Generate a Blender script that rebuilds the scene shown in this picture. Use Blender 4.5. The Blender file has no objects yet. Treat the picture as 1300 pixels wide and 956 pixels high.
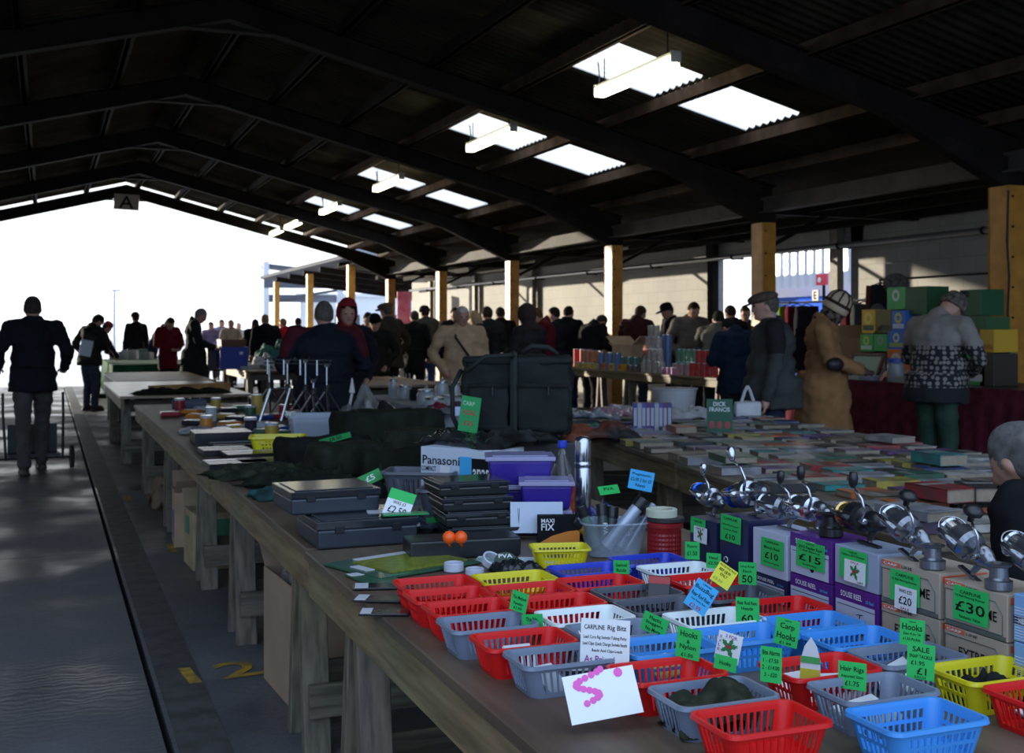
import bpy, bmesh, math, random
from mathutils import Matrix, Vector, noise
# ------------------------------------------------------------------ camera, sky, sun, exposure
SC = bpy.context.scene
COL = SC.collection
FPX = 1500.0; TH = math.atan(590 / FPX); S_, C_ = math.sin(TH), math.cos(TH); EYE = 1.42
cam_d = bpy.data.cameras.new('camera'); cam = bpy.data.objects.new('camera', cam_d); COL.objects.link(cam)
cam.location = (0, 0, EYE); cam.rotation_euler = (math.pi / 2, 0, -TH)
cam_d.sensor_width = 36; cam_d.lens = FPX / 1300 * 36; cam_d.shift_y = -58 / 1300
cam_d.clip_start = .05; cam_d.clip_end = 600
cam_d.dof.use_dof = True; cam_d.dof.focus_distance = 2.6; cam_d.dof.aperture_fstop = 9
SC.camera = cam
w = bpy.data.worlds.new('sky'); SC.world = w; w.use_nodes = True
nt = w.node_tree; bg = nt.nodes['Background']   # hazy glare low around the winter sun, blue sky elsewhere
tc = nt.nodes.new('ShaderNodeTexCoord'); vm = nt.nodes.new('ShaderNodeVectorMath'); vm.operation = 'DOT_PRODUCT'; vm.inputs[1].default_value = (.08, .85, .52)
mr = nt.nodes.new('ShaderNodeMapRange'); mr.interpolation_type = 'SMOOTHSTEP'; mr.inputs['From Min'].default_value = .38; mr.inputs['From Max'].default_value = .66
v2 = nt.nodes.new('ShaderNodeVectorMath'); v2.operation = 'DOT_PRODUCT'; v2.inputs[1].default_value = (-.25, -.72, .64)
m2 = nt.nodes.new('ShaderNodeMapRange'); m2.interpolation_type = 'SMOOTHSTEP'; m2.inputs['From Min'].default_value = .1; m2.inputs['From Max'].default_value = .9
bl = nt.nodes.new('ShaderNodeMixRGB'); bl.inputs[1].default_value = (.24, .27, .32, 1); bl.inputs[2].default_value = (1.35, 1.80, 2.55, 1)
nt.links.new(tc.outputs['Generated'], v2.inputs[0]); nt.links.new(v2.outputs['Value'], m2.inputs['Value']); nt.links.new(m2.outputs['Result'], bl.inputs[0])
mx = nt.nodes.new('ShaderNodeMixRGB'); nt.links.new(bl.outputs[0], mx.inputs[1]); mx.inputs[2].default_value = (2.1, 2.2, 2.3, 1)
nt.links.new(tc.outputs['Generated'], vm.inputs[0]); nt.links.new(vm.outputs['Value'], mr.inputs['Value'])
nt.links.new(mr.outputs['Result'], mx.inputs[0]); nt.links.new(mx.outputs[0], bg.inputs['Color'])
bg.inputs['Strength'].default_value = 1.0
sun_d = bpy.data.lights.new('sun', 'SUN'); sun_d.energy = 7; sun_d.angle = .01; sun_d.color = (1, .9, .72)
sun = bpy.data.objects.new('sun', sun_d); COL.objects.link(sun)
sv = Vector((-.53, .84, .095)); sun.rotation_euler = sv.to_track_quat('Z', 'Y').to_euler()
SC.view_settings.view_transform = 'Standard'; SC.view_settings.look = 'None'
SC.view_settings.gamma = 1; SC.view_settings.use_curve_mapping = False
SC.view_settings.exposure = -.2
SC.cycles.max_bounces = 6; SC.cycles.diffuse_bounces = 3; SC.cycles.glossy_bounces = 3
SC.cycles.transparent_max_bounces = 8; SC.cycles.sample_clamp_indirect = 4
SC.cycles.use_denoising = True
R = math.radians
rnd = random.Random(7)

# ------------------------------------------------------------------ materials
MC = {}
def mat(c, r=.6, m=0, n=0, ns=8, bump=0, alpha=1, trans=0, emit=0, coat=0, c2=None, spec=.5, key=''):
    k = (tuple(c), r, m, n, ns, bump, alpha, trans, emit, coat, tuple(c2) if c2 else None, spec, key)
    if k in MC: return MC[k]
    if r >= .8 and spec == .5: spec = .12
    M = bpy.data.materials.new('surface'); M.use_nodes = True
    t = M.node_tree; b = t.nodes['Principled BSDF']
    b.inputs['Base Color'].default_value = (*c, 1); b.inputs['Roughness'].default_value = r
    b.inputs['Metallic'].default_value = m; b.inputs['Specular IOR Level'].default_value = spec
    if alpha < 1: b.inputs['Alpha'].default_value = alpha
    if trans: b.inputs['Transmission Weight'].default_value = trans
    if coat: b.inputs['Coat Weight'].default_value = coat
    if emit:
        b.inputs['Emission Color'].default_value = (*c, 1); b.inputs['Emission Strength'].default_value = emit
    if n or c2 or bump:
        tc = t.nodes.new('ShaderNodeTexCoord'); no = t.nodes.new('ShaderNodeTexNoise')
        no.inputs['Scale'].default_value = ns; no.inputs['Detail'].default_value = 5
        t.links.new(tc.outputs['Object'], no.inputs['Vector'])
        if n or c2:
            cr = t.nodes.new('ShaderNodeValToRGB'); e = cr.color_ramp.elements
            d = c2 if c2 else [x * (1 - n) for x in c]
            e[0].position = .38; e[1].position = .62
            e[0].color = (*d, 1); e[1].color = (*c, 1)
            t.links.new(no.outputs['Fac'], cr.inputs['Fac']); t.links.new(cr.outputs['Color'], b.inputs['Base Color'])
        if bump:
            bp = t.nodes.new('ShaderNodeBump'); bp.inputs['Strength'].default_value = bump; bp.inputs['Distance'].default_value = .02
            t.links.new(no.outputs['Fac'], bp.inputs['Height']); t.links.new(bp.outputs['Normal'], b.inputs['Normal'])
    MC[k] = M; return M

def wood_mat(c, c2, axis=1, sc=3, r=.6):
    M = bpy.data.materials.new('timber'); M.use_nodes = True
    t = M.node_tree; b = t.nodes['Principled BSDF']; b.inputs['Roughness'].default_value = r
    tc = t.nodes.new('ShaderNodeTexCoord'); mp = t.nodes.new('ShaderNodeMapping')
    s = [sc * 6] * 3; s[axis] = sc * .5; mp.inputs['Scale'].default_value = s
    no = t.nodes.new('ShaderNodeTexNoise'); no.inputs['Scale'].default_value = 2.2; no.inputs['Detail'].default_value = 6
    n2 = t.nodes.new('ShaderNodeTexNoise'); n2.inputs['Scale'].default_value = 1.6
    cr = t.nodes.new('ShaderNodeValToRGB'); cr.color_ramp.elements[0].color = (*c2, 1); cr.color_ramp.elements[1].color = (*c, 1)
    cr.color_ramp.elements[0].position = .35; cr.color_ramp.elements[1].position = .65
    mx = t.nodes.new('ShaderNodeMixRGB'); mx.blend_type = 'MULTIPLY'; mx.inputs[0].default_value = .5
    t.links.new(tc.outputs['Object'], mp.inputs['Vector']); t.links.new(mp.outputs['Vector'], no.inputs['Vector'])
    t.links.new(tc.outputs['Object'], n2.inputs['Vector'])
    t.links.new(no.outputs['Fac'], cr.inputs['Fac']); t.links.new(cr.outputs['Color'], mx.inputs[1]); t.links.new(n2.outputs['Color'], mx.inputs[2])
    t.links.new(mx.outputs['Color'], b.inputs['Base Color'])
    return M
WOODX = wood_mat((.25, .20, .14), (.10, .08, .06), 0)
WOODZ = wood_mat((.26, .215, .15), (.11, .09, .065), 2)
APRON = wood_mat((.34, .25, .13), (.17, .12, .06), 1)
PLY = wood_mat((.20, .14, .095), (.12, .08, .055), 1, 1.2, .5)
CARD = mat((.50, .36, .23), .85, n=.18, ns=5)

# ------------------------------------------------------------------ mesh builder
class MB:
    def __init__(s, T=None):
        s.v = []; s.f = []; s.mi = []; s.T = T or Matrix(); s.k = 0
    def add(s, vs, fs):
        o = len(s.v); s.v += [s.T @ Vector(p) for p in vs]
        s.f += [[i + o for i in f] for f in fs]; s.mi += [s.k] * len(fs); return s
    def box(s, x, y, z, sx, sy, sz, rot=0, tap=1, R3=None):
        """centre x, y; bottom z"""
        vs = []
        for k, q in ((0, 1), (1, tap)):
            for i, j in ((-1, -1), (1, -1), (1, 1), (-1, 1)):
                p = Vector((i * sx / 2 * q, j * sy / 2 * q, k * sz))
                if R3: p = R3 @ p
                elif rot: p = Matrix.Rotation(rot, 3, 'Z') @ p
                vs.append((x + p.x, y + p.y, z + p.z))
        return s.add(vs, [[3, 2, 1, 0], [4, 5, 6, 7], [0, 1, 5, 4], [1, 2, 6, 5], [2, 3, 7, 6], [3, 0, 4, 7]])
    def tube(s, pts, r, n=10, cap=True):
        pts = [Vector(p) for p in pts]; rs = r if isinstance(r, (list, tuple)) else [r] * len(pts)
        vs = []; fs = []; up = None
        for i, p in enumerate(pts):
            d = (pts[min(i + 1, len(pts) - 1)] - pts[max(i - 1, 0)])
            if d.length < 1e-9: d = Vector((0, 0, 1))
            d.normalize()
            if up is None: up = Vector((0, 0, 1)) if abs(d.z) < .9 else Vector((1, 0, 0))
            a = d.cross(up)
            if a.length < 1e-5: a = d.orthogonal()
            a.normalize(); up = a.cross(d); 
            for k in range(n):
                t = 2 * math.pi * k / n; vs.append(p + (a * math.cos(t) + up * math.sin(t)) * rs[i])
        for i in range(len(pts) - 1):
            for k in range(n):
                fs.append([i * n + k, i * n + (k + 1) % n, (i + 1) * n + (k + 1) % n, (i + 1) * n + k])
        if cap: fs += [list(range(n))[::-1], [(len(pts) - 1) * n + k for k in range(n)]]
        return s.add(vs, fs)
    def lathe(s, prof, n=20, M=None, cap=True):
        """prof [(r, z)...] about local Z"""
        vs = []; fs = []; M = M or Matrix()
        for r, z in prof:
            for k in range(n):
                t = 2 * math.pi * k / n; vs.append(M @ Vector((r * math.cos(t), r * math.sin(t), z)))
        for i in range(len(prof) - 1):
            for k in range(n):
                fs.append([i * n + k, i * n + (k + 1) % n, (i + 1) * n + (k + 1) % n, (i + 1) * n + k])
        if cap: fs += [list(range(n))[::-1], [(len(prof) - 1) * n + k for k in range(n)]]
        return s.add(vs, fs)
    def ell(s, c, r, n=12, m=8, M=None):
        vs = []; fs = []; c = Vector(c); M = M or Matrix()
        for i in range(1, m):
            p = math.pi * i / m
            for k in range(n):
                t = 2 * math.pi * k / n
                vs.append(c + M @ Vector((r[0] * math.sin(p) * math.cos(t), r[1] * math.sin(p) * math.sin(t), r[2] * math.cos(p))))
        a = len(vs); vs += [c + M @ Vector((0, 0, r[2])), c + M @ Vector((0, 0, -r[2]))]
        for i in range(m - 2):
            for k in range(n):
                fs.append([i * n + k, (i + 1) * n + k, (i + 1) * n + (k + 1) % n, i * n + (k + 1) % n])
        for k in range(n):
            fs.append([a, k, (k + 1) % n]); fs.append([a + 1, (m - 2) * n + (k + 1) % n, (m - 2) * n + k])
        return s.add(vs, fs)
    def prism(s, poly, z0, z1, M=None):
        n = len(poly); M = M or Matrix()
        vs = [M @ Vector((p[0], p[1], z0)) for p in poly] + [M @ Vector((p[0], p[1], z1)) for p in poly]
        return s.add(vs, [list(range(n))[::-1], list(range(n, 2 * n))] + [[i, (i + 1) % n, n + (i + 1) % n, n + i] for i in range(n)])
    def build(s, name, m, parent=None, loc=None, rot=None, smooth=False, mods=()):
        me = bpy.data.meshes.new(name); me.from_pydata([tuple(p) for p in s.v], [], s.f); me.validate()
        for q in (m if isinstance(m, (list, tuple)) else [m]): me.materials.append(q)
        if len(s.mi) == len(me.polygons): me.polygons.foreach_set('material_index', s.mi)
        if smooth: me.polygons.foreach_set('use_smooth', [True] * len(me.polygons))
        o = bpy.data.objects.new(name, me); COL.objects.link(o)
        if parent: o.parent = parent
        if loc: o.location = loc
        if rot: o.rotation_euler = rot
        for a, kw in mods:
            q = o.modifiers.new(a, a)
            for x, y in kw.items(): setattr(q, x, y)
        return o
BEV = lambda w_=.004, n=2: ('BEVEL', dict(width=w_, segments=n, limit_method='ANGLE'))
SOL = lambda t: ('SOLIDIFY', dict(thickness=t, offset=0))
def tag(o, label, cat, group=None):
    o['label'] = label; o['category'] = cat
    if group: o['group'] = group
    return o
def empty(name, loc=(0, 0, 0), rz=0, label=None, cat=None, group=None):
    o = bpy.data.objects.new(name, None); COL.objects.link(o); o.empty_display_size = .1
    o.location = loc; o.rotation_euler = (0, 0, rz)
    if label: tag(o, label, cat, group)
    return o
def struct(o): o['kind'] = 'structure'; return o
def copy_tree(o, parent=None):
    c = o.copy(); COL.objects.link(c); c.parent = parent
    for ch in o.children: copy_tree(ch, c)
    return c
def PX(px, py, z=.74):
    """floor-plan position of a point of height z seen in direction (px, py)"""
    D = FPX * (EYE - z) / (py - 420); return atD(px, D)
def atD(px, D):
    u = (px - 650) / FPX * D; return (u * C_ + D * S_, -u * S_ + D * C_)
TXT = {}
def text_geo(t):
    if t in TXT: return TXT[t]
    cu = bpy.data.curves.new('t', 'FONT'); cu.body = t; cu.resolution_u = 2; cu.offset = .012
    o = bpy.data.objects.new('t', cu); COL.objects.link(o)
    me = bpy.data.meshes.new_from_object(o.evaluated_get(bpy.context.evaluated_depsgraph_get()))
    vs = [v.co.copy() for v in me.vertices]; fs = [list(p.vertices) for p in me.polygons]
    bpy.data.objects.remove(o); bpy.data.curves.remove(cu); bpy.data.meshes.remove(me)
    x0 = min(v.x for v in vs); x1 = max(v.x for v in vs); y0 = min(v.y for v in vs); y1 = max(v.y for v in vs)
    TXT[t] = ([((v.x - x0) / (x1 - x0) - .5, (v.y - y0) / (y1 - y0) - .5) for v in vs], fs); return TXT[t]
def put_text(mb, t, cx, cz, w_, h, y=-.001, rot=0):
    """text in the local XZ plane, facing -Y"""
    vs, fs = text_geo(t); c, s = math.cos(rot), math.sin(rot)
    mb.add([(cx + a * w_ * c - b * h * s, y, cz + a * w_ * s + b * h * c) for a, b in vs], fs)
BLACK = mat((.012, .012, .014), .7); 
INK = mat((.01, .01, .012), .8)
# ------------------------------------------------------------------ the shed
FR = [.2, 4.7, 9.19, 13.5, 18.0, 22.7, 27.4, 32.0]
XR, XC, XL, SL = 1.9, 8.93, -5.13, .255
def rz_(x, z0): return z0 - SL * abs(x - XR)
def concrete():
    M = bpy.data.materials.new('concrete floor'); M.use_nodes = True
    t = M.node_tree; b = t.nodes['Principled BSDF']; L = t.links.new
    tc = t.nodes.new('ShaderNodeTexCoord')
    n1 = t.nodes.new('ShaderNodeTexNoise'); n1.inputs['Scale'].default_value = 1.1; n1.inputs['Detail'].default_value = 9
    n2 = t.nodes.new('ShaderNodeTexNoise'); n2.inputs['Scale'].default_value = 60; n2.inputs['Detail'].default_value = 3
    L(tc.outputs['Object'], n1.inputs['Vector']); L(tc.outputs['Object'], n2.inputs['Vector'])
    wv = t.nodes.new('ShaderNodeTexWave'); wv.bands_direction = 'Y'; wv.inputs['Scale'].default_value = 6; wv.inputs['Distortion'].default_value = 14
    wv.inputs['Detail'].default_value = 3
    L(tc.outputs['Object'], wv.inputs['Vector'])
    cr = t.nodes.new('ShaderNodeValToRGB'); e = cr.color_ramp.elements
    e[0].position = .35; e[0].color = (.085, .088, .098, 1); e[1].position = .68; e[1].color = (.19, .19, .20, 1)
    L(n1.outputs['Fac'], cr.inputs['Fac'])
    mx = t.nodes.new('ShaderNodeMixRGB'); mx.blend_type = 'MULTIPLY'; mx.inputs[0].default_value = .5
    L(cr.outputs['Color'], mx.inputs[1]); L(n2.outputs['Fac'], mx.inputs[2]); L(mx.outputs['Color'], b.inputs['Base Color'])
    rr = t.nodes.new('ShaderNodeMapRange'); rr.inputs['From Min'].default_value = .4; rr.inputs['From Max'].default_value = .62
    rr.inputs['To Min'].default_value = .32; rr.inputs['To Max'].default_value = .75
    L(n1.outputs['Fac'], rr.inputs['Value']); L(rr.outputs['Result'], b.inputs['Roughness'])
    ad = t.nodes.new('ShaderNodeMath'); ad.operation = 'ADD'; L(wv.outputs['Fac'], ad.inputs[0]); L(n2.outputs['Fac'], ad.inputs[1])
    bp = t.nodes.new('ShaderNodeBump'); bp.inputs['Strength'].default_value = .25; bp.inputs['Distance'].default_value = .003
    L(ad.outputs[0], bp.inputs['Height']); L(bp.outputs['Normal'], b.inputs['Normal'])
    return M
FLOOR = concrete()
m = MB()
for x0, x1 in ((-9, .375), (.40, 11.5)):
    for y0, y1 in ((-3, 3.49), (3.5, 7.99), (8, 12.49), (12.5, 19.99), (20, 32.3)):
        m.box((x0 + x1) / 2, (y0 + y1) / 2, -.1, x1 - x0, y1 - y0, .1)
m.box(1, 14.6, -.25, 21, 36, .12)
struct(m.build('floor', FLOOR))
m = MB(); m.box(.50, 14.5, .0, .17, 35, .003)
struct(m.build('trim_1', mat((.085, .083, .080), .7, n=.4, ns=9, bump=.4)))
m = MB()
m.box(0, 150, -.13, 400, 235, .1); m.box(-60, 10, -.13, 101, 60, .1)
struct(m.build('trim_2', mat((.78, .77, .75), .5, n=.12, ns=.3)))
# painted stall numbers
YP = mat((.60, .36, .03), .8, c2=(.22, .16, .07), ns=14)
def floor_mark(x, y, txt, wd, h, lab, rot=0):
    m = MB(); vs, fs = text_geo(txt); c, s = math.cos(rot), math.sin(rot)
    m.add([(a * wd * c - b * h * s, a * wd * s + b * h * c, .0045) for a, b in vs], fs)
    tag(m.build('painted_number', YP, loc=(x, y, 0)), lab, 'floor marking')
x, y = PX(292, 852, 0); floor_mark(x - .03, y, '12', .32, .24, 'worn yellow number painted on the floor beside the torn carton', .1)
x, y = PX(232, 696, 0); floor_mark(x + .02, y, '11', .22, .30, 'faint yellow floor number in front of the green printed carton')
x, y = PX(190, 632, 0); floor_mark(x, y, '10', .42, .30, 'faint yellow floor number nearest the sack under the far table')

def corrugated(xs, y0, y1, z0, skip=lambda x, y: False, wl=.146, amp=.022):
    n = int((y1 - y0) / (wl / 4)); m = MB(); vs = []; fs = []
    for i, x in enumerate(xs):
        for j in range(n + 1):
            y = y0 + (y1 - y0) * j / n
            vs.append((x, y, rz_(x, z0) + amp * math.sin(2 * math.pi * y / wl)))
    for i in range(len(xs) - 1):
        for j in range(n):
            if skip((xs[i] + xs[i + 1]) / 2, y0 + (y1 - y0) * (j + .5) / n): continue
            a = i * (n + 1) + j; fs.append([a, a + 1, a + n + 2, a + n + 1])
    return m.add(vs, fs)
SKY = [(10.98, 12.12), (15.25, 16.5), (20.95, 22.0), (25.8, 26.95)]
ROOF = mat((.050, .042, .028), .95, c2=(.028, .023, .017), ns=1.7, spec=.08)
insky = lambda x, y: (5.35 < x < 6.52 or 6.6 < x < 7.75) and any(a < y < b for a, b in SKY)
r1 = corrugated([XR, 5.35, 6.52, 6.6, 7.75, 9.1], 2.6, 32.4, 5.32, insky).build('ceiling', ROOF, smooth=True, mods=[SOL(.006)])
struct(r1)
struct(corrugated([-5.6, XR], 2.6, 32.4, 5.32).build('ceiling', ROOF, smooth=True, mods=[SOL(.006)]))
TR = bpy.data.materials.new('translucent sheet'); TR.use_nodes = True
t = TR.node_tree; t.nodes.clear(); o = t.nodes.new('ShaderNodeOutputMaterial'); a = t.nodes.new('ShaderNodeBsdfTranslucent'); b = t.nodes.new('ShaderNodeBsdfTransparent'); mx = t.nodes.new('ShaderNodeMixShader')
a.inputs[0].default_value = (.98, .98, .95, 1); mx.inputs[0].default_value = .45
t.links.new(a.outputs[0], mx.inputs[1]); t.links.new(b.outputs[0], mx.inputs[2]); t.links.new(mx.outputs[0], o.inputs[0])
wn = 0
for y0, y1 in SKY:
    for x0, x1 in ((5.35, 6.52), (6.6, 7.75)):
        wn += 1; struct(corrugated([x0, x1], y0, y1, 5.32).build('window_%d' % wn, TR, smooth=True))
# rafters: I beams with haunches at the columns
STEEL = mat((.020, .015, .012), .8, n=.4, ns=3, spec=.12)
tn = 2
for y in FR[1:]:
    m = MB(); zb = 4.9
    for x0, x1 in ((XR, XC + .14), (XL, XR)):
        za, zc = rz_(x0, zb), rz_(x1, zb)
        for (dz0, dz1, wd) in ((0, .018, .17), (.018, .27, .012), (.27, .288, .17)):
            vs = [(x0, y - wd / 2, za + dz0), (x1, y - wd / 2, zc + dz0), (x1, y + wd / 2, zc + dz0), (x0, y + wd / 2, za + dz0),
                  (x0, y - wd / 2, za + dz1), (x1, y - wd / 2, zc + dz1), (x1, y + wd / 2, zc + dz1), (x0, y + wd / 2, za + dz1)]
            m.add(vs, [[3, 2, 1, 0], [4, 5, 6, 7], [0, 1, 5, 4], [1, 2, 6, 5], [2, 3, 7, 6], [3, 0, 4, 7]])
    xa, xb = XC - 1.5, XC - .1
    M = Matrix(((1, 0, 0, 0), (0, 0, 1, y), (0, 1, 0, 0), (0, 0, 0, 1)))
    m.prism([(xa, rz_(xa, zb)), (xb, 2.86), (XC + .14, 2.86), (XC + .14, rz_(XC, zb))], -.075, .075, M)
    m.prism([(XR - .5, rz_(XR - .5, zb)), (XR, zb - .06), (XR + .5, rz_(XR + .5, zb))], -.07, .07, M)
    tn += 1; struct(m.build('trim_%d' % tn, STEEL))
# purlins
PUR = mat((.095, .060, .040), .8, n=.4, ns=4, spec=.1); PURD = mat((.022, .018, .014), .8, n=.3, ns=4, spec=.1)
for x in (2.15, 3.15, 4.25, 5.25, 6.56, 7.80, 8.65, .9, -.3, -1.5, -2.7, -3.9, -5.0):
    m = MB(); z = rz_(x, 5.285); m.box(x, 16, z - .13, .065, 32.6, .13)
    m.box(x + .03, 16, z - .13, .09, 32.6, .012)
    tn += 1; struct(m.build('trim_%d' % tn, PUR if x > 5 else PURD))  # right hand purlins carry a lit brown, the others a shaded tone
m = MB(); m.box(XC - .02, 16, 3.0, .06, 32.4, .2); m.box(XC - .06, 16, 2.985, .14, 32.4, .02)
tn += 1; struct(m.build('trim_%d' % tn, mat((.10, .085, .075), .7, n=.3, ns=3, spec=.2)))
# gable infill above the far opening: narrow sheet edge only
# columns
names = ['nearest yellow steel column, at the right edge beside the box stall', 'yellow steel column rising behind the man in the flat cap',
         'yellow steel column behind the table of stacked tins', 'yellow steel column above the far end of the holdall',
         'yellow steel column left of the white haired woman', 'slim yellow column nearest the open far end']
YEL = mat((.62, .27, .035), .45, n=.25, ns=6); YELW = mat((.80, .42, .10), .4, n=.2, ns=6)
for y, nm in zip(FR[2:], names):
    r = empty('steel_column', (XC, y, 0), 0, nm, 'column')
    m = MB(); m.box(0, -.13, 0, .2, .02, 2.86); m.box(0, .13, 0, .2, .02, 2.86); m.box(0, 0, 0, .014, .24, 2.86)
    m.box(-.093, 0, 0, .014, .26, 2.86)
    m.build('post', YEL, r)
    m = MB(); m.box(0, 0, 0, .34, .38, .02)
    for i in (-1, 1):
        for j in (-1, 1): m.lathe([(.014, .02), (.014, .05)], 6, Matrix.Translation((i * .13, j * .16, 0)))
    m.build('base_plate', STEEL, r)
    m = MB()
    for k in range(9): m.lathe([(.012, 0), (.012, .014)], 6, Matrix.Translation((-.06, -.14, .35 + k * .3)) @ Matrix.Rotation(math.pi / 2, 4, 'X'))
    m.build('bolts', STEEL, r)
    if y < 12:
        m = MB(); m.tube([(-.13, -.16, 2.8), (-.16, -.17, 2.3), (-.12, -.16, 1.95), (-.14, -.16, 1.6), (-.11, -.16, 1.3)], .011, 6); m.build('cable', BLACK, r)
        m = MB(); m.box(-.12, -.16, 1.15, .05, .07, .13); m.build('switch_box', mat((.2, .2, .2), .5), r)
# right hand wall of painted blockwork with a doorway
def blockwall():
    M = bpy.data.materials.new('painted blockwork'); M.use_nodes = True
    t = M.node_tree; b = t.nodes['Principled BSDF']; L = t.links.new; b.inputs['Roughness'].default_value = .7
    tc = t.nodes.new('ShaderNodeTexCoord'); mp = t.nodes.new('ShaderNodeMapping'); mp.inputs['Rotation'].default_value = (0, 0, 0)
    sx = t.nodes.new('ShaderNodeSeparateXYZ'); cx = t.nodes.new('ShaderNodeCombineXYZ')
    L(tc.outputs['Object'], sx.inputs[0]); L(sx.outputs['Y'], cx.inputs['X']); L(sx.outputs['Z'], cx.inputs['Y'])
    br = t.nodes.new('ShaderNodeTexBrick'); br.inputs['Scale'].default_value = 1; br.inputs['Brick Width'].default_value = .45; br.inputs['Row Height'].default_value = .22
    br.inputs['Mortar Size'].default_value = .006
    br.inputs['Color1'].default_value = (.50, .47, .41, 1); br.inputs['Color2'].default_value = (.46, .43, .38, 1); br.inputs['Mortar'].default_value = (.36, .34, .30, 1)
    L(cx.outputs[0], br.inputs['Vector']); n = t.nodes.new('ShaderNodeTexNoise'); n.inputs['Scale'].default_value = .9; n.inputs['Detail'].default_value = 6
    L(tc.outputs['Object'], n.inputs['Vector']); mx = t.nodes.new('ShaderNodeMixRGB'); mx.blend_type = 'MULTIPLY'; mx.inputs[0].default_value = .45
    L(br.outputs['Color'], mx.inputs[1]); L(n.outputs['Fac'], mx.inputs[2]); L(mx.outputs['Color'], b.inputs['Base Color']); return M
XW = 11.5; WALL = blockwall()
m = MB(); m.box(XW + .1, 6, 0, .2, 18, 3.3); m.box(XW + .1, 27.75 + 1, 0, .2, 19.5, 3.3); m.box(XW + .1, 17, 2.75, .2, 4.6, .55)
m.box(XW - .02, 7.4, 0, .08, .12, 3.0)
struct(m.build('wall_right', WALL))
m = MB(); m.box(-9.1, 16.2, 0, .2, 40.6, 4.2); struct(m.build('wall_sun_screen', WALL))  # unseen wall added out of view, keeps low sun off the near stalls
for i, y in enumerate((10.6, 15.2, 18.85, 23.2, 27.5, 31.8, 36)):
    m = MB(); m.box(XW - .12, y, 0, .12, .2, 3.0); tn += 1
    struct(m.build('trim_%d' % tn, mat((.20, .17, .13), .6, n=.3) if i != 2 else STEEL))
m = MB(); m.box(0, 0, 0, 3.0, 39, .03, R3=Matrix.Rotation(R(6), 3, 'Y')); struct(m.build('ceiling', ROOF, loc=(10.3, 19, 3.32)))
for i, x in enumerate((9.6, 10.5, 11.2)):
    m = MB(); m.box(x, 17, 3.02 - .02 * i, .06, 38, .12); tn += 1; struct(m.build('trim_%d' % tn, PURD))
for y in FR[2:]:
    m = MB(); m.box(XC + 1.25, y, 2.98, 2.6, .1, .16); m.tube([(XC, y, 2.5), (XC + 1.0, y, 3.0)], .03, 6); tn += 1; struct(m.build('trim_%d' % tn, STEEL))
r = empty('water_pipe', (XW - .22, 0, 0), 0, 'long grey pipe run along the top of the white block wall', 'pipe')
m = MB(); m.tube([(0, -1, 2.70), (0, 12, 2.72), (0, 24, 2.74), (0, 38, 2.76)], .04, 10); m.build('pipe', mat((.30, .31, .32), .3, .6), r)
for k in range(13):
    m = MB(); m.box(.1, k * 3, 2.68, .22, .04, .03); m.lathe([(.052, -.02), (.052, .02)], 12, Matrix.Translation((0, k * 3, 2.72)) @ Matrix.Rotation(math.pi / 2, 4, 'X'))
    m.build('bracket', STEEL, r)
# strip lights
TUBE = mat((1, .95, .70), .4, emit=8); FITT = mat((.75, .72, .6), .5)
pos = ['nearest the camera, crossing the largest skylight', 'hung across the second skylight', 'hung across the third skylight', 'hung beside the fourth skylight', 'hung second from the far gable', 'hung at the far gable end']
for y, ps in zip((10.85, 15.1, 20.3, 24.9, 29.0, 31.4), pos):
    r = empty('strip_light', (5.62, y, 4.02), 0, 'lit cream fluorescent strip light ' + ps, 'ceiling light', 'strip lights under the roof')
    m = MB(); m.box(0, 0, .045, .06, 1.7, .045); m.box(0, -.86, -.02, .10, .03, .11); m.box(0, .86, -.02, .10, .03, .11); m.build('fitting', FITT, r)
    m = MB(); m.box(0, 0, -.045, .115, 1.66, .09); m.build('lamp_tube', TUBE, r)
    m = MB()
    for yy in (-.7, .7): m.tube([(0, yy, .09), (0, yy, .38)], .008, 5)
    m.build('hanger', BLACK, r)
    m = MB(); m.tube([(0, .84, .05), (.06, .95, .2), (.02, .9, .35), (.0, 1.0, .42)], .009, 5); m.build('cable', BLACK, r)
# letter board at the gable
r = empty('letter_sign', (XR - .02, 31.8, 4.52), 0, 'square board with a dark capital letter hanging under the far gable apex', 'sign')
r.rotation_euler = (0, R(3), -TH * .5)
m = MB(); m.box(0, 0, 0, .62, .03, .40); m.build('board', mat((.42, .34, .28), .6), r, mods=[BEV()])
m = MB(); m.k = 0; put_text(m, 'A', 0, .2, .36, .32, -.018); m.build('letter', INK, r)
m = MB(); m.tube([(-.25, 0, .4), (-.25, 0, .62)], .008, 5); m.tube([(.25, 0, .4), (.25, 0, .62)], .008, 5); m.build('hanger', STEEL, r)
# ---- outside, beyond the far end and through the doorway
r = empty('lamp_post', (*atD(145, 70), -.03), 0, 'thin pale lamp post standing alone outside the far opening', 'lamp post')
m = MB(); m.tube([(0, 0, 0), (0, 0, 3.8)], [.10, .06], 8); m.build('pole', mat((.35, .37, .4), .5), r)
m = MB(); m.box(.1, 0, 3.8, .5, .2, .1); m.build('lamp_head', mat((.4, .4, .42), .5), r)
r = empty('market_canopy', (0, 0, 0), 0, 'dark open canopy of the next market hall beyond the far gable', 'building')
m = MB(); m.box(12.6, 44, 3.2, 8.0, 16, .12, R3=Matrix.Rotation(R(7), 3, 'Y')); m.build('roof', mat((.09, .09, .1), .8), r)
m = MB(); m.box(12.6, 36.1, 3.1, 7.6, .15, .5, R3=Matrix.Rotation(R(10), 3, 'Y')); m.build('fascia', mat((.5, .5, .5), .7), r)
for (x, y) in ((8.9, 36.5), (8.95, 43), (9, 50)):
    m = MB(); m.box(x, y, 0, .22, .26, 3.5); m.build('post', YEL, r)
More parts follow.
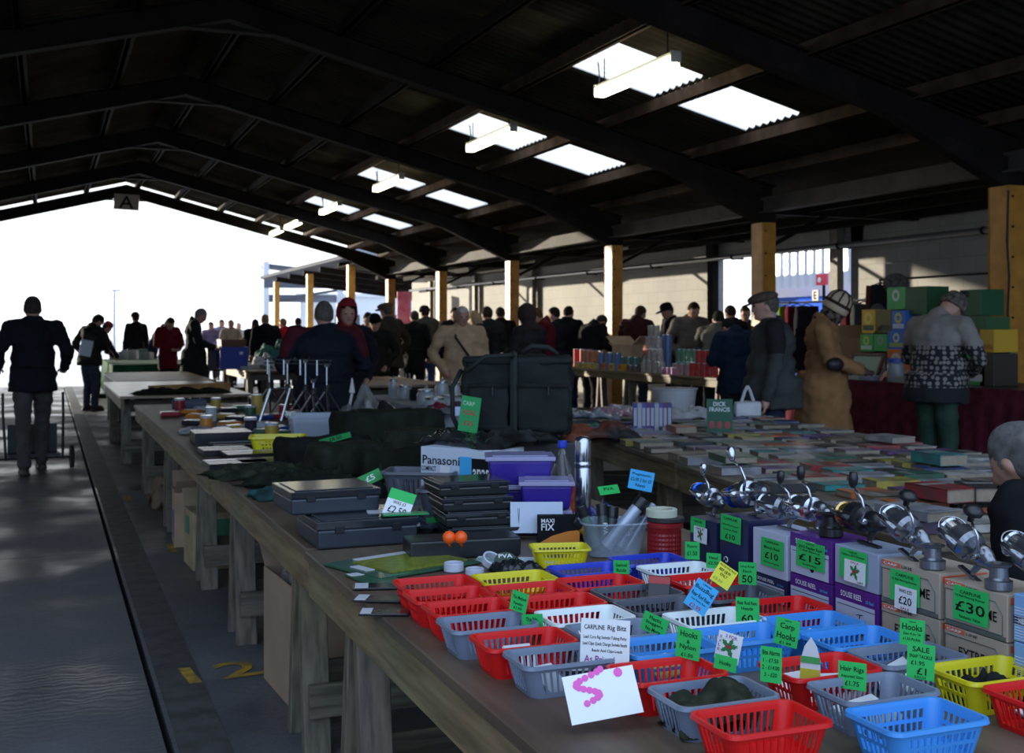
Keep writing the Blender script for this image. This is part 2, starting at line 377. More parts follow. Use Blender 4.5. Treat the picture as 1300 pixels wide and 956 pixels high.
for k in range(5):
    m = MB(); m.box(12.6, 38 + 2.8 * k, 3.0, 7.6, .12, .2, R3=Matrix.Rotation(R(7), 3, 'Y')); m.build('beam', STEEL, r)
r = empty('white_kiosk', (*atD(470, 60), 0), -.2, 'white cabin with a dark square window beyond the far end', 'building')
m = MB(); m.box(0, 0, 0, 7, 3, 3.1); m.box(0, 0, 3.1, 7.4, 3.4, .15); m.build('wall', mat((.8, .82, .85), .6), r)
for x in (-1.2, 1.4):
    m = MB(); m.box(x, -1.51, 1.2, 1.2, .04, 1.0); m.build('window', mat((.10, .11, .13), .2), r)
m = MB(); m.box(0, 0, 0, .45, .04, 1.75)
x, y = atD(513, 37); o = m.build('banner', mat((.75, .10, .20), .6, c2=(.85, .3, .4), ns=3), loc=(x, y, .9)); tag(o, 'pink and red banner standing upright beyond the far tables', 'banner')
m = MB(); m.tube([(0, .04, -1.0), (0, .04, 1.7)], .03, 8); m.build('pole', STEEL, o)
x, y = atD(388, 52)
r = empty('distant_shed', (x, y, 0), -.1, 'pale steel shed with a dark gable opening, faint in the glare', 'building')
m = MB(); m.box(-1.5, 3, 0, .25, .25, 4.6); m.build('post', mat((.6, .62, .66), .6), r); m = MB(); m.box(1.9, 3, 0, .3, .3, 4.9); m.build('post', mat((.6, .62, .66), .6), r)
m = MB(); m.box(.2, 3, 3.4, 3.6, .3, .4); m.box(.2, 3, 3.0, 3.4, .2, .12, R3=Matrix.Rotation(R(-9), 3, 'Y')); m.box(.2, 4, 4.2, 3.6, 2.0, .15, R3=Matrix.Rotation(R(6), 3, 'Y')); m.build('roof', mat((.10, .11, .13), .8), r)
m = MB(); m.box(.2, 3.2, 2.75, 3.4, .1, .35); m.build('shutter', mat((.18, .2, .24), .8), r)
# through the doorway: steel cladding, blue awning, signs
r = empty('clad_unit', (15.2, 14.0, 0), 0, 'ribbed silver clad unit seen through the doorway in the wall', 'building')
m = MB()
vs = []; fs = []
for i in range(240):
    yy = -9 + i * .075; o_ = (0, .045, .045, 0)[i % 4]; vs += [(o_, yy, 2.33), (o_, yy, 3.6)]
for i in range(239): fs.append([2 * i, 2 * i + 2, 2 * i + 3, 2 * i + 1])
m.add(vs, fs); m.build('cladding', mat((.62, .64, .70), .35, .3), r)
m = MB(); m.box(-.02, 0, 2.17, .12, 18, .17); m.build('fascia', mat((.70, .60, .66), .6), r)
m = MB(); m.box(-.35, 2.8, 1.92, .8, 9.5, .04, R3=Matrix.Rotation(R(-26), 3, 'Y')); m.box(-.70, 2.8, 1.58, .04, 9.5, .18); m.build('awning', mat((.03, .16, .75), .6), r)
m = MB(); m.box(.15, 0, 0, .1, 18, 2.17); m.build('wall', mat((.05, .16, .60), .6), r)
m = MB(); m.box(0, 0, 0, .03, .34, .21); r = m.build('shop_sign', mat((.80, .06, .10), .5), loc=(13.6, 18.6, 2.28)); q_ = MB(); q_.tube([(.04, 0, -2.28), (.04, 0, .1)], .03, 8); q_.build('pole', STEEL, r); tag(r, 'small red sign with a white mark, seen through the doorway', 'sign')
m = MB(); m.lathe([(.05, 0), (.05, .01)], 14, Matrix.Translation((-.02, .05, .10)) @ Matrix.Rotation(-math.pi / 2, 4, 'Y')); m.build('emblem', mat((.9, .85, .85), .5), r)
# ------------------------------------------------------------------ tables
def table(x0, x1, y0, y1, z, label, top=PLY, ys=None, th=.03, rot=0, group=None, leg=WOODZ, apron=.11, aframe=True, shelf=True):
    L, W = y1 - y0, x1 - x0
    r = empty('trestle_table', ((x0 + x1) / 2, (y0 + y1) / 2, 0), rot, label, 'table', group)
    m = MB(); m.box(0, 0, z - th, W, L, th); m.build('tabletop', top, r, mods=[BEV(.004, 1)])
    if apron:
        for s in (-1, 1):
            m = MB(); m.box(s * (W / 2 - .03), 0, z - th - apron, .04, L - .04, apron); m.build('apron', APRON, r, mods=[BEV(.003, 1)])
    ys = ys if ys else (-L / 2 + .35, L / 2 - .35)
    for y in ys:
        h = z - th - .02
        for s in (-1, 1):
            for q in ((-1, 1) if aframe else (0,)):
                m = MB(); xx = s * (W / 2 - .09)
                m.add([(xx + a * .045, y + b * .025 + q * (.03 if k else .13), k * h) for k in (0, 1) for a, b in ((-1, -1), (1, -1), (1, 1), (-1, 1))],
                      [[3, 2, 1, 0], [4, 5, 6, 7], [0, 1, 5, 4], [1, 2, 6, 5], [2, 3, 7, 6], [3, 0, 4, 7]])
                m.build('leg', leg, r, mods=[BEV(.003, 1)])
        m = MB(); m.box(0, y, h - .12, W - .2, .06, .1); m.build('crossbeam', WOODX, r)
        if shelf:
            for q in (-1, 1):
                m = MB(); m.box(0, y + q * .145, .13, W - .12, .022, .11); m.build('stretcher', WOODX, r)
    return r
table(.74, 2.04, .9, 3.64, .74, 'bare timber edged trestle table carrying the coloured plastic baskets', ys=(-.9, .95))
table(.75, 2.05, 3.66, 6.0, .74, 'trestle table under the flat black tackle cases', ys=(-.78, .72))
table(.74, 2.0, 6.02, 11.35, .74, 'long trestle table under the tripods and small shiny packets', ys=(-1.9, .1, 2.2))
table(.70, 2.06, 12.9, 16.6, .74, 'mostly empty brown table behind, with a loose board on its front corner', top=mat((.42, .30, .20), .3, c2=(.27, .19, .13), ns=5), ys=(-1.4, 1.3))
table(.85, 2.15, 16.7, 20.2, .745, 'bare tan table between the empty brown table and the green cloth stall', top=mat((.46, .34, .22), .45, n=.2, ns=3))
table(1.2, 2.7, 24.6, 29.5, .74, 'far stall table draped with a green cloth', top=mat((.03, .12, .06), .8))
DRAPE_GREEN = 1
if 0: tag(m.build('tablecloth', mat((.02, .13, .06), .85, n=.4, ns=5), mods=[BEV(.02)]), 'dark green cloth hanging to the ground over the far stall table', 'tablecloth')
table(3.3, 4.55, 13.5, 16.0, .78, 'empty brown table in front of the man in the brown flat cap', top=mat((.36, .25, .17), .5, n=.3, ns=3))
table(7.3, 9.3, 24.6, 25.8, .8, 'empty pale table left of the column beside the beige jacket', top=mat((.52, .42, .30), .5, n=.2), leg=mat((.5, .5, .48), .6))
table(8.2, 10.4, 33.0, 34.0, .8, 'narrow grey table farthest back near the pink banner', top=mat((.5, .5, .5), .5))
table(3.05, 4.5, 19.6, 22.5, .76, 'wooden stall table under the blue crate, with open shelf below', top=WOODX)
table(2.75, 3.95, 24.5, 28.5, .76, 'cluttered table behind the blue crate stall', top=WOODX)
table(3.95, 5.6, 23.0, 24.2, .76, 'brown table holding the loose plastic bag behind the tripods', top=WOODX)
# white cloth table
table(3.12, 4.35, 9.5, 12.3, .72, 'table hidden under the pale cloth with glass jars', ys=(-1.1, 1.1))
def draped(x0, x1, y0, y1, z, zb, m_, label, name='tablecloth', sc=9):
    vs = []; fs = []; n = 160; W, L = x1 - x0, y1 - y0; P = 2 * (W + L)
    def per(t):
        d = t * P
        if d < W: return (x0 + d, y0, 0, -1)
        d -= W
        if d < L: return (x1, y0 + d, 1, 0)
        d -= L
        if d < W: return (x1 - d, y1, 0, 1)
        return (x0, y1 - (d - W), -1, 0)
    H = 8
    for i in range(H + 1):
        for k in range(n):
            x, y, nx, ny = per(k / n); f = i / H
            a = (.02 + .03 * f * math.sin(k * sc / 10.0 * 2 * math.pi / 3) + .03 * f * noise.noise((x * 3, y * 3, 1)))
            vs.append((x + nx * a, y + ny * a, z + .006 - (z - zb) * f))
    for i in range(H):
        for k in range(n): fs.append([i * n + k, (i + 1) * n + k, (i + 1) * n + (k + 1) % n, i * n + (k + 1) % n])
    fs.append(list(range(n)))
    m = MB(); m.add(vs, fs); o = m.build(name, m_, smooth=False, mods=[SOL(.002)]); return tag(o, label, 'tablecloth')
draped(1.2, 2.7, 24.6, 29.5, .745, .08, mat((.02, .13, .06), .85, n=.4, ns=5), 'dark green cloth hanging to the ground over the far stall table')
draped(3.12, 4.35, 9.5, 12.3, .725, .25, mat((.42, .45, .52), .8, n=.15), 'pale blue grey cloth draped over the glass jar table')
# book tables, slightly turned
BA = math.atan2(.77, 4.2)
bo = Vector((2.30, 1.5, 0)); bd = Vector((math.sin(BA), math.cos(BA), 0)); bn = Vector((math.cos(BA), -math.sin(BA), 0))
def BK(t, s): p = bo + bd * t + bn * s; return (p.x, p.y)
for t0, t1, lab in ((1.55, 3.9, 'nearer brown trestle table covered in second hand books'), (3.92, 6.2, 'middle brown trestle table covered in second hand books'), (6.22, 7.95, 'farthest brown trestle table of second hand books, ending under the plastic bags')):
    r = table(-.85, .85, -(t1 - t0) / 2, (t1 - t0) / 2, .74, lab, rot=-BA, top=wood_mat((.27, .20, .14), (.13, .10, .07), 1, 1.5))
    c = BK((t0 + t1) / 2, .85); r.location = (c[0], c[1], 0)
# right hand row: tins, then the box stall
table(7.12, 8.0, 11.3, 16.8, .88, 'worn wooden trestle table stacked with tins and drink cans', top=wood_mat((.36, .26, .17), (.2, .14, .09), 1, 1.5), ys=(-2.3, 0, 2.3), apron=.08)
table(7.55, 8.7, 6.4, 11.0, .92, 'stall table under the maroon cloth, in front of the cereal coloured cartons', top=mat((.05, .03, .03), .4), ys=(-1.9, 1.9))
m = MB(); vs = []; fs = []
for i in range(120):
    y = 6.4 + 4.6 * i / 119
    for j in range(5): vs.append((7.52 - .02 * j / 4 + .018 * j / 4 * math.sin(i * 1.3) , y, .925 - .14 * j))
for i in range(119):
    for j in range(4): fs.append([i * 5 + j, i * 5 + j + 1, i * 5 + j + 6, i * 5 + j + 5])
m.add(vs, fs); tag(m.build('stall_skirt', mat((.13, .02, .035), .85, n=.4, ns=8), mods=[SOL(.003)]), 'maroon patterned cloth hung along the front of the box stall', 'cloth')
# ------------------------------------------------------------------ people
def remesh(mb, vox, it=4, wr=0, seed=0, extra=None):
    me = bpy.data.meshes.new('r'); me.from_pydata([tuple(p) for p in mb.v], [], mb.f)
    o = bpy.data.objects.new('r', me); COL.objects.link(o)
    q = o.modifiers.new('r', 'REMESH'); q.mode = 'VOXEL'; q.voxel_size = vox
    q = o.modifiers.new('s', 'SMOOTH'); q.iterations = it; q.factor = .5
    e = bpy.data.meshes.new_from_object(o.evaluated_get(bpy.context.evaluated_depsgraph_get()))
    vs = [v.co.copy() for v in e.vertices]
    if wr:
        nn = [v.normal.copy() for v in e.vertices]
        vs = [v + n * wr * (noise.noise((v.x * 7 + seed, v.y * 7, v.z * 14)) + .6 * noise.noise((v.x * 16 + seed, v.y * 16, v.z * 26))) for v, n in zip(vs, nn)]
    fs = [list(p.vertices) for p in e.polygons]
    bpy.data.objects.remove(o); bpy.data.meshes.remove(me); bpy.data.meshes.remove(e)
    r = MB(); r.add(vs, fs); return r
SKIN = mat((.50, .27, .19), .55)
def limb(mb, a, b, ra, rb, n=10):
    a, b = Vector(a), Vector(b); mb.tube([a, (a + b) / 2, b], [ra, (ra + rb) / 2 * 1.03, rb], n)
    mb.ell(a, (ra, ra, ra), 10, 6); mb.ell(b, (rb, rb, rb), 10, 6)
def person(px, head_py, D, face, label, jacket, trousers=(.03, .03, .04), hair=(.05, .035, .025), hat=None, hatc=(.02, .02, .02), lean=0, arms='down',
           build=1.0, hlean=.25, coat=0, hood=None, walk=0, detail=1, h=None, xy=None, scarf=None, jm=None, hairlen=0, yoke=None, bag=None, facec=None, collar=True, sit=False):
    """face: heading in degrees, 0 = away from the camera along the hall, 90 = to the left, 180 = towards the camera"""
    x, y = xy if xy else atD(px, D)
    h = h or EYE + (420 - head_py) / FPX * D
    s = h / 1.76; vox = .022 if D > 14 else (.016 if D > 8.5 else .013)
    r = empty('person', (x, y, 0), R(face), label, 'person'); r.scale = (s, s, s)
    th = R(lean); Rx = Matrix.Rotation(-th, 3, 'X')           # leaning forward tips the torso towards +Y
    hz = .93
    if sit: hz = .50
    hip = Vector((0, -.12 * math.sin(th) * 2, hz)); up = lambda p: hip + Rx @ Vector(p)
    B = build
    sh = [up((-.185 * B, 0, .50)), up((.185 * B, 0, .50))]
    neck = up((0, .0, .555)); hd = R(hlean * 60) + th * .5
    Rh = Matrix.Rotation(-hd, 3, 'X'); head = neck + Rh @ Vector((0, .035, .135))
    # arms
    A = {'down': ((.26, -.02, .22), (.27, .06, -.03)), 'pockets': ((.29, -.07, .24), (.19, .10, .04)), 'front': ((.26, .05, .24), (.12, .30, .22)),
         'reach': ((.25, .22, .34), (.14, .48, .22)), 'hold': ((.27, .06, .24), (.08, .30, .14)), 'phone': ((.25, .14, .34), (.07, .26, .50)), 'back': ((.27, -.08, .24), (.27, .0, -.02)), 'push': ((.27, -.10, .27), (.27, .16, .10))}
    aa = arms if isinstance(arms, tuple) else (arms, arms)
    el, ha = [], []
    for i, sg in ((0, -1), (1, 1)):
        e, q = A[aa[i]]
        f = Matrix.Rotation(th * .75, 3, 'X') if aa[i] == 'down' else Matrix()
        el.append(sh[i] + (Rx @ (Vector((sg * (e[0] - .185) * B, e[1], e[2] - .50)))) if not aa[i] == 'down' else sh[i] + Vector((sg * .06, .0, -.27)))
        ha.append(sh[i] + (Rx @ (Vector((sg * (q[0] - .185) * B, q[1], q[2] - .50)))) if not aa[i] == 'down' else sh[i] + Vector((sg * .07, .07, -.52)))
    kn, ft, hj = [], [], []
    for i, sg in ((0, -1), (1, 1)):
        st = walk * (1 if i else -1)
        hj.append(hip + Vector((sg * .09, 0, -.02)))
        if sit:
            kn.append(Vector((sg * .13, .42, .50))); ft.append(Vector((sg * .12, .40, .08)))
        else:
            kn.append(Vector((sg * .10, st * .14 + .02, .49))); ft.append(Vector((sg * .105, st * .26 - (.03 if st < 0 else 0), .085)))
    # continuous body
    b = MB()
    limb(b, neck - Vector((0, 0, .06)), head, .058, .06)
    b.ell(head, (.076, .097, .112), 14, 10, Rh); b.ell(head + Rh @ Vector((0, .03, -.055)), (.056, .066, .062), 12, 8, Rh)
    b.ell(head + Rh @ Vector((0, .096, -.012)), (.014, .022, .026), 8, 6, Rh); b.ell(head + Rh @ Vector((0, .080, -.083)), (.026, .022, .018), 8, 6, Rh)
    for sg in (-1, 1):
        b.ell(head + Rh @ Vector((sg * .079, -.005, -.01)), (.012, .020, .032), 8, 6, Rh)
        b.ell(head + Rh @ Vector((sg * .032, .078, .028)), (.026, .018, .012), 8, 6, Rh)
    b.ell(up((0, 0, .36)), (.15 * B, .10, .20), 12, 8, Rx); b.ell(up((0, 0, .08)), (.13 * B, .09, .16), 12, 8, Rx)
    for i, sg in ((0, -1), (1, 1)):
        limb(b, sh[i], el[i], .045, .038); limb(b, el[i], ha[i], .036, .027)
        limb(b, up((0, 0, .48)), sh[i], .06, .045)
        limb(b, hj[i], kn[i], .075, .05); limb(b, kn[i], ft[i], .05, .035); limb(b, ft[i], ft[i] + Vector((0, .13, -.035)), .036, .03)
        limb(b, hip, hj[i], .09, .075)
        hdv = (ha[i] - el[i]).normalized(); limb(b, ha[i], ha[i] + hdv * .07, .03, .034)
    bb = remesh(b, vox * .85, 3)
    # fingers
    for i, sg in ((0, -1), (1, 1)):
        d = (ha[i] - el[i]).normalized(); sd = Vector((1, 0, 0)) - d * d.x; sd.normalize(); nn = d.cross(sd)
        p0 = ha[i] + d * .085
        for k, ln in ((-1.5, .052), (-.5, .062), (.5, .058), (1.5, .044)):
            a = p0 + sd * k * .017; m1 = a + d * ln * .55 - nn * .008 * sg; e_ = m1 + d * ln * .35 - nn * .022
            bb.tube([a - d * .02, m1, e_], [.0095, .009, .007], 6)
        a = ha[i] + d * .04 - sd * sg * .03; bb.tube([a, a - sd * sg * .022 + d * .025, a - sd * sg * .02 + d * .055], [.011, .01, .008], 6)
    bb.build('body', facec or SKIN, r, smooth=True)
    # eyes
    if detail:
        e = MB()
        for sg in (-1, 1): e.ell(head + Rh @ Vector((sg * .031, .090, .014)), (.013, .008, .007), 8, 6, Rh)
        e.build('eyes', INK, r)
        e = MB(); e.ell(head + Rh @ Vector((0, .094, -.048)), (.024, .009, .006), 8, 6, Rh); e.build('mouth', mat((.30, .10, .08), .5), r)
    # jacket
    j = MB(); J = .032 + .02 * (B - 1) * 2
    j.ell(up((0, -.005, .40)), (.185 * B + J * .3, .125 * B + J * .3, .19), 14, 8, Rx); j.ell(up((0, .01, .20)), (.175 * B + J * .4, .13 * B + J * .5, .22), 14, 8, Rx)
    j.ell(up((0, 0, .03)), (.185 * B + J * .4, .135 * B + J * .4, .18), 14, 8, Rx)
    for i, sg in ((0, -1), (1, 1)):
        limb(j, up((0, 0, .50)), sh[i], .085, .075); limb(j, sh[i], el[i], .078, .064); limb(j, el[i], ha[i], .064, .050)
    if collar: j.lathe([(.085, -.03), (.092, .035), (.085, .05)], 14, Matrix.Translation(neck) @ Rh.to_4x4())
    if coat:
        L = coat; j.tube([up((0, 0, .12)), hip - Vector((0, 0, L * .5)), hip - Vector((0, 0, L))], [(.19 if L > .3 else .175) * B, (.215 if L > .3 else .182) * B, (.24 if L > .3 else .186) * B], 16)
    else: j.tube([up((0, 0, .1)), hip - Vector((0, -.0, .13))], [.185 * B, .20 * B], 16)
    jj = remesh(j, vox, 5 if D > 8 else 4, .016, seed=px * .37)
    jo = jj.build('jacket', jm or mat(jacket, .85, n=.25, ns=6), r, smooth=True)
    if yoke:
        k = MB()
        for i, sg in ((0, -1), (1, 1)):
            limb(k, sh[i] + Vector((0, 0, .012)), sh[i] * .35 + el[i] * .65 + Vector((sg * .004, 0, 0)), .082, .071); limb(k, up((sg * .08, 0, .515)), sh[i], .074, .078)
        remesh(k, vox, 4, .012, seed=px * .37).build('shoulder_panel', mat(yoke, .85), r, smooth=True)
    if arms != 'pockets' and not coat:
        k = MB(); k.lathe([(.205 * B, -.01), (.21 * B, .0), (.208 * B, .03), (.20 * B, .035)], 20, Matrix.Translation(hip - Vector((0, 0, .135))), cap=False)
    # trousers and shoes
    tr = MB()
    for i, sg in ((0, -1), (1, 1)):
        limb(tr, hip - Vector((0, 0, .0)), hj[i], .13, .115); limb(tr, hj[i], kn[i], .108, .076); limb(tr, kn[i], ft[i] + Vector((0, 0, .01)), .076, .064)
    if sum(trousers) >= 0: remesh(tr, vox, 4, .012, seed=px * .7).build('trousers', mat(trousers, .85, n=.3, ns=7), r, smooth=True)
    for i in (0, 1):
        k = MB(); k.ell(ft[i] + Vector((0, .06, -.035)), (.05, .145, .05), 12, 8); k.box(ft[i].x, ft[i].y + .055, ft[i].z - .085, .095, .27, .03)
        remesh(k, .012, 2).build('shoe', mat((.02, .018, .016), .5), r, smooth=True)
    # hair and hats
    hk = Rh.to_4x4(); T = Matrix.Translation(head) @ hk
    if hair is not None:
        k = MB(); k.ell(head + Rh @ Vector((0, -.014, .018)), (.084, .100, .108), 16, 10, Rh)
        if hairlen:
            k.ell(head + Rh @ Vector((0, -.04, -.05)), (.092, .085, .10 + hairlen), 14, 8, Rh)
        k2 = remesh(k, .012 if D < 14 else .018, 2, .010 if hairlen else .006, seed=px)
        # cut the face free
        inv = (Rh.inverted()); keep = []
        for f in k2.f:
            c = sum((k2.v[i] for i in f), Vector()) / len(f); q = inv @ (c - head)
            if not (q.y > .015 and q.z < .062) and not (q.z < -.075 - hairlen * 1.5): keep.append(f)
        k2.f = keep; k2.mi = [0] * len(keep)
        k2.build('hair', mat(hair, .9, n=.35, ns=40), r, smooth=True)
    if hat == 'beanie':
        k = MB(T); k.lathe([(.098, .03), (.104, .035), (.104, .068), (.098, .072), (.092, .10), (.07, .132), (.035, .148), (.005, .152)], 20); k.build('beanie', mat(hatc, .9, bump=.5, ns=60), r, smooth=True)
    if hat == 'bobble':
        k = MB(T @ Matrix.Rotation(R(8), 4, 'X')); k.lathe([(.104, .015), (.112, .02), (.112, .065), (.104, .07), (.10, .11), (.078, .145), (.04, .16), (.005, .165)], 24); k.build('knitted_hat', mat(hatc, .9, c2=[q * .35 for q in hatc], ns=28, bump=.5), r, smooth=True)
        for sg in (-1, 1):
            k = MB(T); k.ell((sg * .06, -.02, .165), (.030, .030, .028), 10, 8); k.build('bobble', mat((.03, .028, .026), .95), r, smooth=True)
    if hat == 'flat':
        k = MB(T @ Matrix.Rotation(R(-6), 4, 'X')); k.ell((0, .005, .072), (.108, .128, .048), 20, 8); k.lathe([(.095, .045), (.1, .07)], 20)
        k2 = remesh(k, .01, 2); k2.build('flat_cap', mat(hatc, .9, n=.3, ns=30), r, smooth=True)
        k = MB(T @ Matrix.Rotation(R(-12), 4, 'X')); k.ell((0, .125, .058), (.075, .055, .010), 16, 6); k.build('cap_peak', mat(hatc, .9, n=.3, ns=30), r, smooth=True)
    if hat == 'cap':
        k = MB(T); k.lathe([(.098, .03), (.099, .07), (.088, .11), (.055, .135), (.005, .142)], 18); k.build('cap_crown', mat(hatc, .8), r, smooth=True)
        k = MB(T @ Matrix.Rotation(R(-8), 4, 'X')); k.ell((0, .125, .05), (.07, .07, .009), 14, 6); k.build('cap_peak', mat(hatc, .8), r, smooth=True)
    if hat == 'hood':
        k = MB(); k.ell(head + Rh @ Vector((0, -.035, .02)), (.112, .125, .145), 16, 10, Rh); k.ell(neck + Vector((0, -.02, -.01)), (.13, .12, .07), 14, 8)
        k2 = remesh(k, vox * .9, 3, .01, seed=px); inv = Rh.inverted()
        keep = [f for f in k2.f if not ((lambda q: q.y > .045 and -.13 < q.z < .085 and abs(q.x) < .08)(inv @ (sum((k2.v[i] for i in f), Vector()) / len(f) - head)))]
        k2.f = keep; k2.mi = [0] * len(keep); k2.build('hood', mat(hatc, .85), r, smooth=True)
    if scarf:
        k = MB(T @ Matrix.Translation((0, -.02, -.15))); k.lathe([(.085, -.03), (.105, -.02), (.112, .01), (.10, .035), (.085, .04)], 16); k.build('scarf', mat(scarf, .9, n=.4, ns=30), r, smooth=True)
    r['_head'] = 0; del r['_head']
    return r, dict(head=head, neck=neck, ha=ha, sh=sh, hip=hip, s=s, el=el, T=T)
NAVY = (.012, .014, .022); BLK = (.010, .010, .013)
# ---- left aisle
man, J = person(42, 373, 11.9, 6, 'man in a dark waxed jacket and grey trousers walking away with a trolley', (.012, .014, .018), (.085, .08, .075), (.06, .045, .04), arms='push', build=1.15, walk=1, hlean=.15)
r = empty('shopping_trolley', (man.location.x, man.location.y + .33, 0), R(6), 'two wheeled folding trolley held behind the man walking away', 'trolley')
for sg in (-1, 1):
    m = MB(); m.lathe([(.02, -.02), (.115, -.016), (.115, .016), (.02, .02)], 20, Matrix.Translation((sg * .36, -.12, .116)) @ Matrix.Rotation(math.pi / 2, 4, 'Y')); m.build('wheel', BLACK, r)
    m = MB(); m.tube([(sg * .27, -.12, .1), (sg * .29, .0, .55), (sg * .29, .03, .78)], .014, 8); m.build('frame_tube', mat((.05, .05, .055), .4, .8), r)
m = MB(); m.tube([(-.36, -.12, .116), (.36, -.12, .116)], .01, 8); m.build('axle', BLACK, r)
m = MB(); m.box(0, 0, .13, .5, .26, .03); m.box(0, .1, .13, .48, .02, .32); m.build('platform', mat((.04, .04, .045), .5), r)
person(115, 395, 21, -50, 'man in a dark cap looking down with a pale folder under his arm', (.022, .020, .020), (.045, .06, .09), hat='beanie', hatc=(.012, .012, .012), lean=6, arms=('pockets', 'hold'), build=1.1, hlean=.6)
x, y = atD(107, 20.7); m = MB(); m.box(0, 0, 0, .20, .03, .28); tag(m.build('paper_folder', mat((.55, .65, .70), .6), loc=(x, y, .98), rot=(0, R(12), 0)), 'pale blue folder held by the man in the dark cap', 'folder')
person(137, 403, 26, -75, 'woman in a red beanie leaning over the green cloth table', (.03, .02, .035), hat='beanie', hatc=(.35, .04, .06), lean=28, arms='reach', xy=(.95, 26.4), h=1.72)
person(173, 396, 29, 20, 'far figure in a black coat with a dark hood, against the glare', BLK, hat='beanie', hatc=(.03, .015, .02), coat=.3, hlean=.1)
person(196, 404, 31.5, -120, 'stooping figure in a dark blue coat left of the red coat', (.015, .02, .05), lean=32, arms='reach', h=1.75)
person(213, 398, 23, -160, 'woman in a dark red coat standing behind the tan table', (.16, .01, .02), hair=(.03, .018, .014), coat=.25, arms='hold', hlean=.7, hairlen=.05)
person(246, 386, 20, -95, 'tall dark coated man reading in the glare, right of the red coat', (.016, .02, .02), (.015, .015, .02), (.30, .28, .26), coat=.35, arms='hold', hlean=.6)
person(268, 402, 33, 170, 'far browsing figure in a mauve anorak nearest the tall dark man', (.25, .2, .35), h=1.7, arms='hold')
person(281, 397, 34, 180, 'far browsing figure in a pale blue anorak above the blue crate', (.22, .26, .40), h=1.78, arms='front')
person(293, 398, 31, 175, 'far browsing figure in a cream top above the blue crate', (.55, .48, .42), hair=(.35, .3, .25), arms='front', h=1.74)
person(303, 400, 36, 170, 'far pale figure in white nearly lost in the glare', (.6, .6, .58), hair=(.5, .42, .3), h=1.7)
person(318, 406, 30, -60, 'small dark figure bending left of the dark haired woman', (.03, .03, .05), h=1.66, lean=20, arms='front')
person(324, 399, 27, -10, 'dark figure with long dark hair left of the broad black coat', BLK, hairlen=.05, h=1.72)
person(338, 392, 25, 15, 'broad figure in a black coat with fair hair seen from behind', BLK, hair=(.35, .24, .14), build=1.25, coat=.3, h=1.80)
person(362, 396, 28, 40, 'figure in a bright red anorak with fair hair', (.60, .02, .025), hair=(.38, .25, .12), h=1.75, arms='front')
person(379, 397, 29, 0, 'short dark haired figure in black right of the red anorak', BLK, h=1.78)
person(412, 379, 10.0, -6, 'broad grey haired man seen from behind in a navy jacket with maroon shoulders', (.016, .018, .026), (.02, .022, .03), (.14, .12, .10), build=1.42, arms='front', hlean=.1, yoke=(.075, .012, .018))
person(440, 380, 11.6, 176, 'woman in a red hood facing the camera beside the broad man', (.018, .016, .024), hair=(.02, .012, .01), hat='hood', hatc=(.22, .015, .02), arms='pockets', hlean=.15, scarf=(.30, .02, .02))
person(466, 394, 19.6, 180, 'partly hidden man with a hand to his face behind the black hat', (.10, .08, .06), arms=('down', 'phone'))
person(478, 396, 17.0, 150, 'person in a black fur hat and dark fleece in front of the flat capped man', (.020, .018, .016), (.22, .22, .22), hat='beanie', hatc=(.008, .008, .008), arms='pockets', hlean=.4)
person(493, 382, 18.0, 30, 'tall man in a brown flat cap and olive brown coat looking left', (.055, .045, .032), (.02, .02, .02), (.12, .1, .08), hat='flat', hatc=(.16, .12, .09), build=1.15, arms='pockets', hlean=.1)
person(526, 392, 21.8, -20, 'dark coated figure beside the grey coat near the far wall', (.02, .022, .02), coat=.3, hair=(.1, .08, .07))
person(541, 387, 24.5, 5, 'figure in a grey coat, jeans and dark bobble hat left of the column', (.11, .115, .10), (.05, .09, .22), hat='beanie', hatc=(.02, .02, .03), arms='hold')
wm, J = person(586, 386, 13.9, 172, 'white haired woman in a beige fleece with a black strap across her chest', (.62, .43, .26), (.05, .04, .035), (.68, .62, .54), build=1.2, arms=('down', 'pockets'), hlean=.2)
m = MB(); s0 = J['sh']; m.tube([s0[1] * .4 + Vector((0, .02, .98)) + Vector((0, 0, -.10)), Vector((.10, .16, 1.36)), Vector((-.02, .20, 1.18)), Vector((-.17, .16, 1.0))], .016, 6); m.build('bag_strap', BLACK, wm)
x, y = atD(607, 13.6); m = MB(); m.box(0, 0, 0, .26, .12, .27, tap=.9); tag(m.build('shoulder_bag', mat((.012, .012, .014), .5), loc=(x, y, .80), rot=(0, 0, .2), mods=[BEV(.03, 3)]), 'black shoulder bag hanging at the beige fleece woman', 'bag')
person(577, 388, 21, 170, 'dark jacketed man behind the white haired woman', (.018, .018, .022))
person(606, 392, 17.5, 20, 'woman with curly blonde hair in a dark coat behind the beige fleece', (.02, .018, .02), hair=(.50, .36, .20), hairlen=.03)
person(621, 386, 18.2, 10, 'dark haired man in a dark green jacket left of the column', (.022, .028, .024))
person(636, 387, 21.5, -10, 'dark figure half hidden by the column beside the green jacket', (.02, .018, .016))
person(673, 386, 14.5, 25, 'person in a grey jacket with a fur hood right of the column', (.035, .03, .032), hair=(.06, .04, .03), hat='hood', hatc=(.05, .035, .03), hlean=.3, arms='front')
person(692, 380, 15.4, 60, 'brown haired man in a red jumper looking down left', (.14, .012, .016), hair=(.16, .07, .035), hlean=.8, arms='front', h=1.82)
person(708, 385, 19.0, 40, 'dark haired figure just left of the long black coat', (.018, .02, .03), hair=(.03, .02, .015), h=1.84)
person(720, 383, 19.6, -40, 'man in a long black coat against the white wall', (.012, .012, .015), (.03, .05, .12), hair=(.03, .02, .015), coat=.3, hlean=.4, h=1.88)
